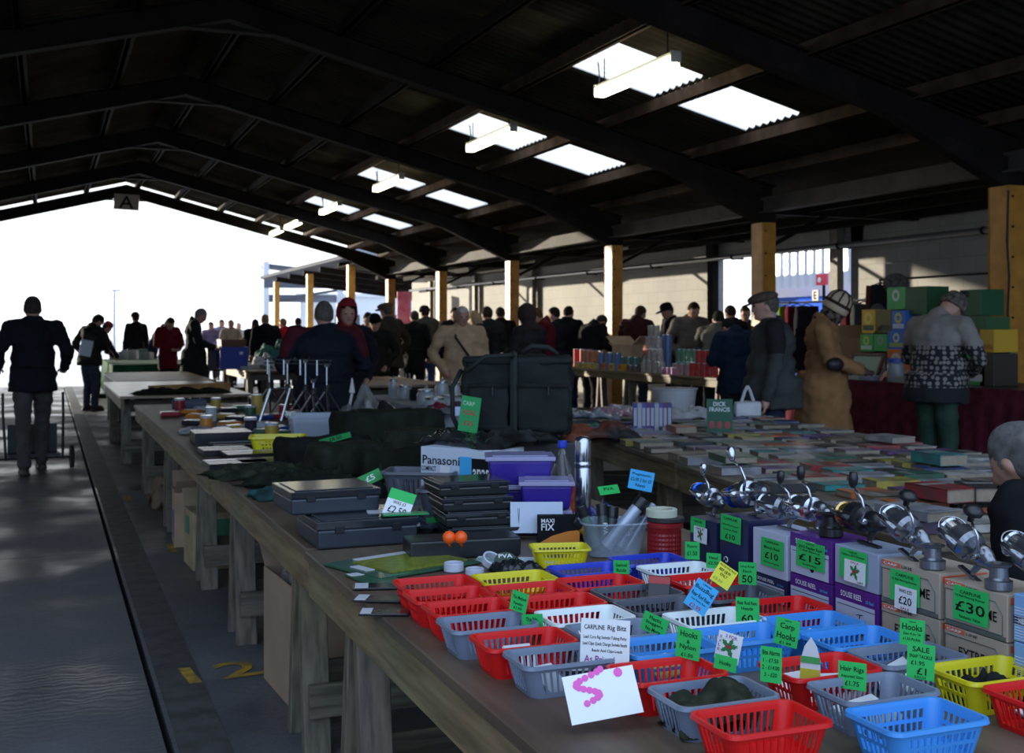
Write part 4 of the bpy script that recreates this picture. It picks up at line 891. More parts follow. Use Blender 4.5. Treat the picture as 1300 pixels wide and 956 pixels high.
# ------------------------------------------------------------------ reel boxes and reels
BX = 1.69
def boxface(o, L, h, y, k, x0, x1, z0, z1, name='printed_panel', off=.0008):
    """thin printed panel on the -X face; x along -Y from the far end"""
    m = MB(); m.box(-off / 2, -(x0 + x1) / 2, z0, off, x1 - x0, z1 - z0); m.build(name, k, o)
def ftext(o, k, items, D=.0016, name='lettering', yaw=-math.pi / 2, base=(0, 0, 0)):
    m = MB(Matrix.Translation(base) @ Matrix.Rotation(yaw, 4, 'Z'))
    for t_, cx, cz, w_, h in items: put_text(m, t_, cx, cz, w_, h, -D)
    m.build(name, k, o)
def ybox(px0, px1):
    out = []
    for px in (px0, px1):
        u = (px - 650) / FPX; D = BX / (u * C_ + S_); out.append(D * (C_ - u * S_))
    return out
def reel_box(px0, px1, z, h, wd, body, kind, lab, dx=0):
    ya, yb = ybox(px0, px1); L = ya - yb
    m = MB(); m.box(wd / 2, -L / 2, 0, wd, L, h)
    o = m.build('reel_box', body, loc=(BX + dx, ya, z), mods=[BEV(.0012, 1)]); tag(o, lab, 'box')
    if kind == 'purple':
        boxface(o, L, h, 0, PANW, .004, L - .012, .002, h * .66); m = MB(); m.box(-.0012, -L / 2, h * .56, .0006, L * .86, .0012); m.build('rule_line', INK, o)
        ftext(o, WHC, [('SOUSE REEL', L * .40, h * .82, L * .5, h * .13)]); ftext(o, BLC, [('20 Reel', L * .82, h * .78, L * .18, h * .08)])
        m = MB(); m.lathe([(.008, 0), (.008, .0006)], 12, Matrix.Translation((-.001, -L * .55, h * .22)) @ Matrix.Rotation(-math.pi / 2, 4, 'Y')); m.tube([(-.0012, -L * .55, h * .22), (-.0012, -L * .60, h * .42)], .0012, 5); m.tube([(-.0012, -L * .52, h * .42), (-.0012, -L * .66, h * .45)], .001, 5); m.build('reel_picture', INK, o)
    if kind == 'brown':
        boxface(o, L, h, 0, REDI2, .002, L * .34, h * .88, h * .985)
        ftext(o, WHC, [('CARP', L * .17, h * .93, L * .24, h * .06)]); ftext(o, INK, [('LINE', L * .46, h * .93, L * .18, h * .06), ('EXTREME', L * .55, h * .48, L * .60, h * .22)])
        m = MB(); T = Matrix(((0, 0, -1, -.0012), (-1, 0, 0, 0), (0, 1, 0, 0), (0, 0, 0, 1)))
        for a, b in (((.02, .12), (.02, .8)), ((.02, .8), (.82, .8)), ((.82, .8), (.93, .55)), ((.93, .55), (.93, .12)), ((.02, .12), (.93, .12))):
            m.tube([T @ Vector((a[0] * L, a[1] * h, 0)), T @ Vector((b[0] * L, b[1] * h, 0))], .0009, 4)
        m.build('outline_print', DGRN, o)
        m = MB()
        for q in range(5): m.box(-.0006, -L / 2, h * (.012 + .02 * q), .0008, L * .96, .0008)
        m.build('stripe_print', DGRN, o)
        m = MB(); m.box(wd / 2, -L - .0005, h * .8, wd * .9, .001, h * .14); m.build('end_label', REDI2, o)
    if kind == 'swirl':
        m = MB()
        for s0, z0 in ((.25, .78), (.25, .35)):
            pts = [(-.001, -L * s0 + (.012 - .0008 * q) * math.cos(q * .5), h * z0 + (.012 - .0008 * q) * math.sin(q * .5)) for q in range(13)]; m.tube(pts, .0012, 5)
        m.build('swirl_logo', WHC, o)
        m = MB()
        for s0, z0 in ((.3, .78), (.3, .35), ): 
            pts = [(wd * s0 + (.012 - .0008 * q) * math.cos(q * .5), -L - .001, h * z0 + (.012 - .0008 * q) * math.sin(q * .5)) for q in range(13)]; m.tube(pts, .0012, 5)
        m.build('end_swirl_logo', WHC, o)
        m = MB()
        for q in range(8): m.box(wd * .62, -L - .0006, h * (.30 + .07 * q), wd * (.5 - .04 * (q % 3)), .001, .0014)
        m.build('small_print', WHC, o)
    if kind == 'lblue':
        m = MB()
        for q in range(12): m.box(-.0006, -L / 2, h * (.05 + .06 * q), .0008, L * .96, .001)
        m.build('stripe_print', WHC, o); ftext(o, WHC, [('HERO', L * .2, h * .45, L * .2, h * .12)]); boxface(o, L, h, 0, mat((.02, .03, .12), .4), 0, L, h * .36, h * .55)
    return o, L, ya
PANW = mat((.50, .54, .68), .4); REDI2 = mat((.62, .12, .05), .5); DGRN = mat((.05, .09, .09), .5)
DKB = mat((.018, .020, .075), .3); PURP = mat((.095, .02, .22), .3); SLVB = mat((.33, .38, .50), .3); BRN = mat((.42, .34, .26), .5); LBB = mat((.22, .42, .72), .35)
reel_box(876, 909, .742, .155, .12, DKB, 'swirl', 'dark blue reel box farthest back in the row, with the holly card')
reel_box(914, 949, .742, .185, .12, DKB, 'swirl', 'dark blue box with white swirl logos, second from the back of the row')
reel_box(956, 999, .742, .06, .12, DKB, 'purple', 'dark blue and white box under the ten pound reel box')
reel_box(956, 999, .804, .112, .12, PANW, 'plain', 'white and blue reel box carrying the £10 card, third in the row')
reel_box(1003, 1056, .742, .088, .12, PURP, 'purple', 'purple reel box under the one with the £15 card')
reel_box(1003, 1056, .832, .098, .12, PURP, 'purple', 'purple reel box carrying the £15 card')
reel_box(1060, 1115, .742, .098, .12, PURP, 'purple', 'purple reel box under the silver one with the holly sale card')
reel_box(1060, 1115, .842, .088, .12, SLVB, 'plain', 'silver blue reel box carrying the green and holly sale cards')
reel_box(1119, 1193, .742, .088, .13, BRN, 'brown', 'lower brown carton of the left brown pair, next to the purple boxes')
reel_box(1119, 1193, .832, .093, .13, BRN, 'brown', 'upper brown carton of the left brown pair, carrying a white price card')
reel_box(1199, 1279, .742, .085, .13, BRN, 'brown', 'lower brown carton of the right brown pair, next to the light blue boxes')
reel_box(1199, 1279, .829, .090, .13, BRN, 'brown', 'upper brown carton of the right brown pair, carrying only a large green card')
reel_box(1287, 1360, .742, .095, .13, LBB, 'lblue', 'light blue striped box under its twin at the right edge')
reel_box(1287, 1360, .839, .088, .13, LBB, 'lblue', 'light blue striped box at the right edge, upper of two')
def fcard(px0, px1, py0, py1, m_, lines, lab, off=.004, roll=0, **kw):
    u = ((px0 + px1) / 2 - 650) / FPX; X = BX - off; D = X / (u * C_ + S_); y = D * (C_ - u * S_)
    zc = EYE - ((py0 + py1) / 2 - 420) / FPX * D; ya, yb = ybox(px0, px1)
    card_at(X, y, zc, (ya - yb), (py1 - py0) / FPX * D * .9, -math.pi / 2, R(roll), m_, lines, lab, tilt=-.03, **kw)
fcard(877, 895, 657, 679, GRN, [('CARPLINE', 0, .3, .6, .14, K), ('Match', 0, 0, .5, .12, K)], 'green card on the farthest dark blue reel box')
fcard(881, 897, 668, 690, WHC, [('SALE', 0, .38, .6, .14, K)], 'small white holly card on the farthest dark blue reel box', off=.007, extra=holly)
fcard(915, 940, 653, 690, GRN, [('CARPLINE', 0, .36, .7, .10, K), ('2010 Fixed Spool', 0, .12, .8, .08, K), ('Coarse Reel', 0, -.04, .7, .08, K), ('£10', 0, -.3, .5, .2, K)], 'green card on the dark blue box with swirl logos')
fcard(966, 994, 683, 722, GRN, [('CARPLINE', 0, .38, .6, .08, K), ('Match Reel', 0, .18, .7, .10, K), ('£10', 0, -.1, .6, .24, K), ('Two Spare Spools', 0, -.36, .7, .08, K)], 'green card reading £10 on the third reel box')
fcard(1011, 1046, 687, 724, GRN, [('CARPLINE', 0, .42, .3, .06, K), ('2010 Feeder Reel', 0, .28, .85, .12, K), ('1 Ball Bearing', 0, .14, .7, .08, K), ('£15', 0, -.12, .8, .26, K), ('Double Ring', 0, -.38, .5, .09, K)], 'green card reading £15 on the purple reel box')
fcard(1066, 1100, 697, 738, GRN, [('CARPLINE', 0, .42, .3, .06, K), ('Carbon 2010 Runner', 0, .32, .85, .08, K)], 'green card behind the holly card on the silver blue box')
fcard(1072, 1098, 711, 742, WHC, [('SALE', 0, .42, .4, .08, REDI), ('LEFT', .3, -.42, .3, .08, K)], 'white holly sale card on the silver blue box', off=.008, extra=holly)
fcard(1130, 1167, 724, 768, GRN, [('CARPLINE', 0, .36, .6, .10, K), ('16 Ball Bearing Runner', 0, .20, .85, .09, K)], 'green card behind the white £20 card')
fcard(1136, 1163, 744, 777, WHC, [('WAS £25', 0, .32, .6, .16, K), ('£20', 0, -.08, .6, .34, K), ('SALE', 0, -.42, .4, .10, REDI)], 'white card reading £20 on the upper brown carton', off=.008)
fcard(1210, 1254, 745, 793, GRN, [('CARPLINE', 0, .34, .6, .10, K), ('16 Ball Bearing Runner', 0, .21, .85, .09, K), ('£30', 0, -.08, .85, .32, K), ('Fantastic Value', 0, -.38, .6, .09, K)], 'large green card reading £30')
# fishing reels
CHR = mat((.55, .58, .62), .16, .95); CHD = mat((.26, .28, .31), .22, .9); BLUM = mat((.02, .12, .65), .2, .8); BPL = mat((.012, .012, .014), .3); GLD = mat((.65, .42, .15), .2, .9)
def reel(x, y, z, yaw, lab, spool=CHR, rotor=CHD, body=CHD, flip=1, sc=1, handle=1, pitch=.35, knob='half'):
    r = empty('fishing_reel', (x, y, z), yaw, lab, 'fishing reel'); r.scale = (sc, sc, sc)
    P = Matrix.Translation((0, 0, .052)) @ Matrix.Rotation(pitch * flip, 4, 'Y'); ax = Matrix.Rotation(-math.pi / 2 * flip, 4, 'Y')
    m = MB(P @ ax); m.lathe([(.004, .100), (.012, .099), (.024, .094), (.027, .090), (.0235, .086), (.0225, .070), (.026, .066), (.026, .060)], 28); m.build('spool', spool, r, smooth=False)
    m = MB(P @ ax); m.lathe([(.022, .062), (.032, .058), (.033, .03), (.029, .018), (.014, .012)], 28); m.build('rotor', rotor, r)
    m = MB(P)
    for s in (-1, 1): m.tube([Vector((-flip * .03, s * .032, 0)), Vector((-flip * .055, s * .037, .004)), Vector((-flip * .080, s * .037, .008))], [.009, .007, .006], 8); m.build('bail_arm', rotor, r, smooth=True); m = MB(P)
    m = MB(P); m.tube([Vector((-flip * (.080 + .022 * math.sin(t_ / 10 * math.pi)), .036 * math.cos(t_ / 10 * math.pi), .008 + .014 * math.sin(t_ / 10 * math.pi))) for t_ in range(11)], .0018, 6); m.build('bail_wire', CHR, r, smooth=True)
    m = MB(P); m.ell((flip * .008, 0, 0), (.032, .019, .024), 16, 10); m.ell((flip * .032, 0, -.002), (.018, .013, .015), 12, 8)
    remesh(m, .004, 2).build('gear_body', body, r, smooth=True)
    m = MB(P); m.tube([Vector((flip * .01, 0, -.02)), Vector((flip * .004, -.004, -.040)), Vector((flip * .006, -.004, -.046))], [.008, .006, .005], 10); m.box(flip * .004, -.004, -.052, .070, .012, .005); m.build('reel_foot', body, r)
    if handle:
        m = MB(P); m.tube([(flip * .01, -.015, 0), (flip * .014, -.036, .006)], [.008, .006], 10); m.tube([(flip * .014, -.036, .006), (flip * .030, -.040, .030), (flip * .022, -.042, .055), (flip * .0, -.044, .072)], [.0045, .0035, .003, .003], 8); ck = m.build('crank_handle', CHR, r, smooth=True)
        m = MB(P @ Matrix.Translation((flip * -.004, -.046, .078)))
        if knob == 'half': m.lathe([(.006, -.004), (.007, .008), (.018, .012), (.021, .020), (.014, .028), (.003, .030)], 16)
        else: m.lathe([(.004, -.004), (.009, .004), (.011, .018), (.008, .030), (.002, .032)], 14)
        m.build('handle_knob', BPL if knob != 'metal' else CHR, ck, smooth=True)
    return r
def on_box(px, zt, dx=.06): u = (px - 650) / FPX; X = BX + dx; D = X / (u * C_ + S_); return X, D * (C_ - u * S_), zt
YW = -math.pi / 2
def rl(px, zt, lab, dx=.055, yaw=0, **kw): x, y, z = on_box(px, zt + .002, dx); return reel(x, y, z, YW + yaw, lab, **kw)
rl(908, .897, 'reel with a blue and silver spool on the farthest dark blue box', spool=BLUM, rotor=CHR, sc=.95, pitch=.15, knob='metal', dx=.05)
rl(958, .927, 'large blue and silver reel with its handle raised, on the swirl logo box', spool=BLUM, rotor=CHR, sc=1.15, pitch=-.25, knob='metal', dx=.07)
rl(1003, .916, 'dark reel with a chrome rotor on the third box', sc=.95, pitch=.1, yaw=.3, knob='round')
rl(1038, .930, 'chrome spooled reel on the purple £15 box, bail wire to the left', sc=1.0, pitch=.0, spool=CHR, rotor=CHR, knob='round')
rl(1105, .930, 'gold spooled black reel on the silver blue box', spool=GLD, rotor=BPL, body=BPL, sc=1.05, pitch=.05, knob='round')
rl(1163, .925, 'bright silver reel with half moon knob on the left pair of brown cartons', sc=1.0, pitch=.35, rotor=CHD, dx=.05)
rl(1243, .919, 'bright silver reel with half moon knob on the right pair of brown cartons', sc=1.02, pitch=.4, rotor=CHD, dx=.05)
rl(1330, .927, 'dark reel on the light blue box, cut by the right edge', sc=1.0, pitch=.3, dx=.05)
def spare(px, zt, k, lab, dx=.03, sc=1):
    x, y, z = on_box(px, zt + .001, dx); m = MB(); m.lathe([(.024, 0), (.026, .003), (.026, .018), (.020, .020), (.0175, .024), (.0175, .044), (.024, .047), (.025, .050), (.017, .051), (.006, .046)], 28)
    o = m.build('spare_spool', k, loc=(x, y, z)); o.scale = (sc, sc, sc); tag(o, lab, 'spool')
spare(1055, .930, BPL, 'black spare spool on the purple £15 box', sc=1.1, dx=.045); spare(1184, .925, mat((.22, .24, .27), .35, .8), 'grey spare spool on the left pair of brown cartons', dx=.022)
spare(1268, .919, mat((.22, .24, .27), .35, .8), 'grey spare spool on the right pair of brown cartons', dx=.022)

# ------------------------------------------------------------------ things behind the baskets
def case(cx, cy, z, w_, l, h, rot, lab, m_=None, latch=True):
    M_ = m_ or mat((.022, .030, .042), .35, spec=.6)
    r = empty('tackle_case', (cx, cy, z), rot, lab, 'tackle box')
    m = MB(); m.box(0, 0, 0, w_ * .97, l * .97, h * .72, tap=1.02); m.build('body', M_, r, mods=[BEV(.008, 3)])
    m = MB(); m.box(0, 0, h * .72, w_, l, h * .28); m.box(0, 0, h, w_ * .86, l * .84, .003); m.build('lid', mat((.016, .020, .026), .14, spec=.8), r, mods=[BEV(.006, 3)])
    for s in (-1, 1):
        m = MB(); m.box(s * w_ * .28, -l / 2 - .001, h * .56, .03, .004, h * .26); m.build('latch', BPL, r, mods=[BEV(.002, 1)])
    for s in (-1, 1):
        m = MB(); m.box(s * w_ * .28, l / 2 + .001, h * .62, .04, .006, h * .2); m.build('hinge', BPL, r)
    return r
x, y = PX(452, 697, .74); case(x + .04, y + .16, .742, .33, .30, .085, .02, 'large flat black tackle case nearest the mesh pack, lower of two')
case(x - .02, y + .34, .742, .31, .05, .07, .02, 'narrow black case wedged behind the large flat tackle case') if 0 else None
case(x - .03, y + .30, .829, .30, .28, .075, .04, 'flat black tackle case in shiny film on top of the large one')
crumple('plastic_film', .10, .30, .045, PLASW, 'crumpled clear film hanging at the left of the tackle cases', 'plastic film', .84, y + .22, .742, sc=22)  # clear film coloured pale grey to stand for its white glints
packet(x + .12, y + .13, .831, .10, .07, PKW, 'white label lying on the large flat tackle case', (0, 0, -.2), name='paper_label', th=.001)
packet(x + .17, y + .04, .831, .15, .05, mat((.02, .25, .07), .3), 'green edged packet lying along the front of the large tackle case', (0, 0, -.1))
x, y = PX(600, 690, .74)
for k in range(4):
    case(x + .055 - .01 * k, y + .10 + .012 * k, .742 + .048 * k, .24, .20, .044, -.12 + .03 * k, ['bottom box of the black stack left of the white display card', 'second box up in the black stack left of the white display card', 'third box up in the black stack left of the white display card', 'top box of the black stack left of the white display card'][k], mat((.014, .016, .017), .3, spec=.6))
# orange float balls
ORG = mat((1, .12, .01), .35, emit=0)
for px_, lab in ((570, 'bright orange ball left of its twin in front of the black boxes'), (585, 'bright orange ball right of its twin in front of the black boxes')):
    x, y = atD(px_, 3.42); m = MB(); m.ell((0, 0, 0), (.019, .019, .019), 20, 12); m.tube([(0, .0, -.017), (.01, .02, -.03)], .004, 6)
    o = m.build('float_ball', ORG, loc=(x, y, .822), smooth=True); tag(o, lab, 'float')
x, y = PX(600, 712, .74); m = MB(); m.box(0, 0, 0, .34, .13, .055); tag(m.build('tackle_tray', mat((.014, .015, .018), .35), loc=(x + .0, y + .10, .742), rot=(0, 0, -.1), mods=[BEV(.006)]), 'low black tray under the two orange balls', 'tray')
def roll(x, y, z, r1_, r0, h, k, lab, rot=(0, 0, 0), name='tape_roll', cat='tape'):
    m = MB(); n = 32; vs = []; fs = []
    for (q, zz) in ((r1_, 0), (r1_, h), (r0, h), (r0, 0)):
        for i in range(n): vs.append((q * math.cos(2 * math.pi * i / n), q * math.sin(2 * math.pi * i / n), zz))
    for a in range(4):
        for i in range(n): fs.append([a * n + i, a * n + (i + 1) % n, ((a + 1) % 4) * n + (i + 1) % n, ((a + 1) % 4) * n + i])
    m.add(vs, fs); o = m.build(name, k, loc=(x, y, z), rot=rot, mods=[BEV(.0015, 1)]); return tag(o, lab, cat)
WTP = mat((.55, .58, .68), .35)
x, y = PX(576, 722, .75); roll(x, y, .744, .028, .023, .024, WTP, 'white hollow tape roll nearest the mesh pack')
x, y = PX(598, 724, .75); roll(x, y - .03, .744, .026, .021, .018, WTP, 'white tape roll lying just right of the hollow one')
x, y = PX(622, 715, .75); roll(x, y, .75, .028, .022, .022, WTP, 'white roll tipped on its side behind the PVA spool', rot=(.6, 0, .3))
o = roll(x + .035, y - .035, .752, .034, .006, .012, mat((.03, .06, .03), .3), 'dark spool marked PVA beside the white rolls', rot=(.75, 0, -.2), name='line_spool', cat='spool')
m = MB(Matrix.Rotation(-math.pi / 2, 4, 'X')); put_text(m, 'PVA', 0, .018, .04, .014, -.0135); m.build('lettering', WHC, o)
x, y = PX(655, 722, .75); crumple('packet_heap', .14, .10, .035, PKB, 'heap of small shiny black packets beside the PVA spool', 'packets', x, y, .744, sc=40)
# white bait carton with black print
x, y = atD(600, 4.75)
r = empty('printed_carton', (x + .0, y, .742), R(-52), 'white electronics carton with black lettering under the big holdall', 'box')
m = MB(); m.box(0, 0, 0, .34, .24, .215); m.build('carton', mat((.58, .64, .74), .5), r, mods=[BEV(.002, 1)])
m = MB(); m.box(.115, -.121, .02, .085, .001, .16); m.build('black_panel', INK, r); m = MB(); m.box(.045, -.1225, .035, .055, .001, .15); m.build('blue_label', BLC, r)
m = MB(); m.box(-.06, -.1235, .045, .045, .001, .10, R3=Matrix.Rotation(.1, 3, 'Y')); m.build('price_sticker', WHC, r)
m = MB(); put_text(m, 'Panasonic', -.06, .165, .20, .035, -.1215); put_text(m, 'COMPACT', -.13, .13, .07, .02, -.1215); m.build('lettering', INK, r)
m = MB(); put_text(m, 'anas', .115, .12, .075, .04, -.1225); m.build('reversed_lettering', WHC, r)
m = MB(Matrix.Translation((.17, 0, 0)) @ Matrix.Rotation(math.pi / 2, 4, 'Z')); put_text(m, 'P', -.06, .17, .04, .05, -.001)
for q in range(6): m.box(-.04, -.001, .13 - q * .009, .09, .001, .002)
put_text(m, 'RL', -.04, .04, .05, .035, -.001); m.build('end_lettering', INK, r)
crumple('black_sack', .48, .46, .08, PLAS, 'crumpled shiny black bin bag spread under the holdall', 'plastic bag', x + .13, y + .12, .957, rot=.4, sc=13, n=48)
m = MB(); m.box(0, 0, 0, .50, .36, .20); tag(m.build('grey_crate', mat((.03, .033, .035), .5), loc=(x + .27, y + .30, .742), rot=(0, 0, .1), mods=[BEV(.01)]), 'dark storage box hidden under the black bag, behind the white carton', 'box')
# the holdall
hx, hy = atD(657, 5.05)
r = empty('holdall', (hx, hy, .985), R(-22), 'large dark green fishing holdall standing on the shiny black bag', 'bag')
HM = mat((.020, .024, .022), .8, n=.3, ns=5, bump=.3); HS = mat((.024, .028, .025), .8)
def cloth_box(w_, l, h, n=24, bul=.02, seed=0):
    bm = bmesh.new(); bmesh.ops.create_cube(bm, size=1); bmesh.ops.subdivide_edges(bm, edges=bm.edges[:], cuts=n, use_grid_fill=True)
    vs = []
    for v in bm.verts:
        p = Vector((v.co.x * w_, v.co.y * l, (v.co.z + .5) * h)); q = Vector((v.co.x, v.co.y, v.co.z)) * 2
        rr = 1 - .04 * (abs(q.x * q.z) ** 3 + abs(q.x * q.y) ** 3 + abs(q.y * q.z) ** 3)
        d = q.normalized(); k = bul * noise.noise((p.x * 9 + seed, p.y * 9, p.z * 11)) + bul * .5 * noise.noise((p.x * 22, p.y * 22 + seed, p.z * 30))
        p = Vector((p.x * rr, p.y * rr, p.z)) + d * k; vs.append(p)
    bm.verts.index_update(); fs = [[v.index for v in f.verts] for f in bm.faces]; bm.free(); m = MB(); m.add(vs, fs); return m
cloth_box(.46, .30, .325, bul=.022).build('bag_body', HM, r, smooth=True)
m = cloth_box(.47, .31, .03, 10, .008); o = m.build('lid_flap', HM, r, loc=(0, 0, .295), smooth=True)
for xx, ww in ((-.12, .17), (.105, .22)):
    m = cloth_box(ww, .05, .19, 10, .010, seed=xx); m.build('front_pocket', HM, r, loc=(xx, -.165, .02), smooth=True)
    m = MB(); m.box(xx, -.197, .205, ww * .96, .008, .014); m.build('zip', DKCL, r)
    m = MB(); m.tube([(xx + ww * .1, -.203, .205), (xx + ww * .1, -.206, .17)], .003, 6); m.build('zip_pull', BPL, r)
for xx in (-.015,):
    m = MB(); m.tube([(xx, -.190, .0), (xx, -.192, .14), (xx, -.178, .26), (xx, -.155, .325), (xx, 0, .335), (xx, .15, .32)], .016, 6); m.build('webbing_strap', HS, r)
m = MB(); m.tube([(-.22, -.15, .30), (-.205, -.20, .27), (-.13, -.225, .33), (-.03, -.20, .335), (-.02, -.17, .33)], .009, 8); m.build('carry_handle', HS, r, smooth=True)
m = MB(); m.tube([(-.235, -.10, .27), (-.27, -.15, .2), (-.268, -.16, .08), (-.24, -.15, .02)], .010, 8); m.build('shoulder_strap', HS, r, smooth=True); m = MB(); m.tube([(.02, -.01, .34), (.06, -.02, .37), (.13, -.02, .365), (.17, -.01, .335)], .011, 8); m.build('top_handle', HS, r, smooth=True)
card(600, 527, 1.155, 27, 46, GRN, [('MAXX', -.1, .32, .6, .14, K), ('£25', 0, .0, .5, .2, REDI), ('BAG', .1, -.3, .4, .12, K)], 'green swing ticket hanging on the left of the holdall', yaw=-40, roll=-8, tilt=0) if 0 else None
x, y = atD(599, 4.80); card_at(x - .01, y - .0, EYE - (526 - 420) / FPX * 4.8, .085, .145, R(-40), R(8), mat((.02, .30, .09), .35), [('CARP', -.1, .30, .6, .12, mat((.4, .6, .4), .5)), ('HOLDALL', 0, .05, .7, .14, REDI), ('£25', 0, -.25, .5, .14, REDI)], 'green swing ticket hanging on the left of the holdall', tilt=0, name='swing_ticket', cat='label')
# pale square tag left of it is a barcode-like ticket: left blank
x, y = atD(583, 4.86); card_at(x, y, EYE - (522 - 420) / FPX * 4.86, .034, .037, R(-25), 0, mat((.42, .48, .70), .5), [], 'small pale blue square ticket hanging left of the green swing ticket', tilt=0, name='paper_ticket', cat='label')
# purple lidded tubs
TUBP = mat((.035, .018, .24), .3); TUBL = mat((.30, .29, .46), .22, spec=.7)
def tub(x, y, z, w_, l, h, rot, lab):
    r = empty('lidded_tub', (x, y, z), rot, lab, 'tub')
    m = MB(); m.box(0, 0, 0, w_ * .82, l * .82, h * .86, tap=1.14); m.build('tub', TUBP, r, mods=[BEV(.010, 4)])
    m = MB(); m.box(0, 0, h * .84, w_, l, h * .14); m.box(0, 0, h * .98, w_ * .8, l * .8, .004); m.build('lid', TUBL, r, mods=[BEV(.004, 2)])
x, y = atD(683, 3.95)
tub(x + .03, y + .02, .742, .18, .15, .085, -.35, 'purple tub at the bottom of the stack, right of the white carton')
tub(x + .03, y + .0, .829, .185, .155, .095, -.38, 'purple tub with a pale lid, second from the top of the stack')
tub(x + .00, y + .17, .742, .20, .16, .075, -.3, 'purple tub at the back of the stack, mostly hidden by the others') 
tub(x - .01, y + .17, .819, .20, .16, .07, -.3, 'purple tub in the back pile just under the topmost tub')
tub(x + .005, y + .18, .891, .24, .18, .10, -.33, 'topmost large purple tub with a pale clear lid')
# drinks bottle and flask
x, y = atD(714, 4.25)
r = empty('drinks_bottle', (x, y, .742), 0, 'clear drinks bottle with a blue cap and red label beside the steel flask', 'bottle')
m = MB(); m.lathe([(.040, 0), (.044, .01), (.044, .13), (.040, .17), (.020, .225), (.014, .24), (.014, .262)], 20); m.build('bottle', mat((.6, .65, .7), .05, trans=.9), r, smooth=True)
m = MB(); m.lathe([(.0445, .03), (.0448, .12)], 20, cap=False); m.build('label', mat((.55, .02, .05), .4, c2=(.6, .2, .02), ns=30), r, smooth=True)
m = MB(); m.lathe([(.016, .258), (.017, .262), (.017, .280), (.015, .283)], 16); m.build('cap', mat((.02, .05, .5), .4), r)
x, y = atD(740, 4.15)
r = empty('steel_flask', (x, y, .742), 0, 'tall polished steel vacuum flask beside the drinks bottle', 'flask')
m = MB(); m.lathe([(.027, 0), (.029, .005), (.029, .195), (.027, .20)], 28); m.build('flask_body', CHR, r, smooth=True)
m = MB(); m.lathe([(.0275, .20), (.0295, .204), (.0295, .215), (.0275, .218), (.0285, .222), (.0285, .290), (.024, .303), (.012, .308), (.002, .309)], 28); m.build('cup_lid', CHR, r, smooth=True)
# white display card, fix box, clear tub of tubes, red drum and tape
x, y = PX(694, 690, .74)
card_at(x - .01, y + .06, .815, .17, .10, R(-20), 0, mat((.50, .58, .70), .5), [('V', -.34, .05, .04, .5, K)], 'pale display card with a thin black drawing behind the fix box', tilt=-.15, cat='card', name='display_card')
r = empty('bait_box', (x + .045, y + .01, .742), R(-20), 'black and orange box lettered MAXI FIX beside the small yellow basket', 'box')
m = MB(); m.box(0, 0, 0, .135, .04, .085); m.build('carton', INK, r, mods=[BEV(.001, 1)])
m = MB(); put_text(m, 'MAXI', -.035, .070, .042, .013, -.0208); put_text(m, 'FIX', -.035, .050, .042, .022, -.0208); m.build('lettering', WHC, r)
m = MB(); m.prism([(-.06, 0), (.067, 0), (.067, .04), (.03, .036), (-.02, .022)], .0202, .0208, Matrix(((1, 0, 0, 0), (0, 0, -1, 0), (0, 1, 0, 0), (0, 0, 0, 1)))); m.build('orange_print', mat((.65, .22, .03), .4), r)
x, y = PX(782, 706, .74); TX, TY = x - .0, y + .02
r = empty('clear_tub', (TX, TY, .744), R(-12), 'clear plastic tub packed with tubes behind the blue baskets', 'tub')
m = MB(); n = 40
def sq(w_, l, z, k=4):
    out = []
    for i in range(n):
        a = 2 * math.pi * i / n; c, s = math.cos(a), math.sin(a); q = (abs(c) ** k + abs(s) ** k) ** (-1 / k); out.append((w_ / 2 * c * q, l / 2 * s * q, z))
    return out
rg = [sq(.155, .11, 0), sq(.155, .11, .002), sq(.195, .145, .10), sq(.212, .162, .102), sq(.212, .162, .097)]
vs = [p for q in rg for p in q]; fs = [[a * n + i, a * n + (i + 1) % n, (a + 1) * n + (i + 1) % n, (a + 1) * n + i] for a in range(4) for i in range(n)] + [list(range(n))[::-1]]
m.add(vs, fs); m.build('tub', mat((.50, .60, .72), .12, alpha=.30, spec=.8), r, smooth=True, mods=[SOL(.0015)])
def tubeobj(x, y, z, ln, rad, rx, ry, k, cap_, lab, txt=None, yaw=0):
    M = Matrix.Rotation(ry, 4, 'Y') @ Matrix.Rotation(rx, 4, 'X')
    r = empty('pva_tube', (x, y, z), 0, lab, 'tube'); r.rotation_euler = (Matrix.Rotation(yaw, 3, 'Z') @ M.to_3x3()).to_euler()
    m = MB(); m.lathe([(rad, 0), (rad, ln)], 22); m.build('tube', k, r, smooth=False)
    m = MB(); m.lathe([(rad * 1.10, ln - .004), (rad * 1.12, ln), (rad * 1.12, ln + .028), (rad * 1.02, ln + .031)], 22); m.build('end_cap', cap_, r)
    m = MB(); m.lathe([(rad * 1.06, -.006), (rad * 1.06, .01)], 22); m.build('lower_cap', cap_, r)
    if txt: m = MB(Matrix.Rotation(math.pi / 2, 4, 'Y')); put_text(m, txt, -ln * .55, 0, ln * .35, rad * .9, -rad - .001); m.build('lettering', WHC, r)
SV = mat((.42, .48, .58), .25, .3); DKT = mat((.05, .07, .065), .3); GRT = mat((.10, .16, .13), .3)
tubeobj(TX - .035, TY - .01, .760, .165, .019, -.1, .68, SV, BPL, 'large silver tube with a black cap leaning right out of the clear tub', yaw=-.4)
tubeobj(TX - .015, TY + .03, .760, .10, .016, -.15, .0, DKT, BPL, 'dark PVA tube standing upright in the middle of the clear tub', 'PVA')
tubeobj(TX + .01, TY + .035, .760, .09, .017, -.1, .1, DKT, BPL, 'dark tube standing beside the leaning silver one')
tubeobj(TX - .05, TY + .01, .760, .11, .015, -.1, -.35, GRT, BPL, 'green banded tube leaning left over the tub rim')
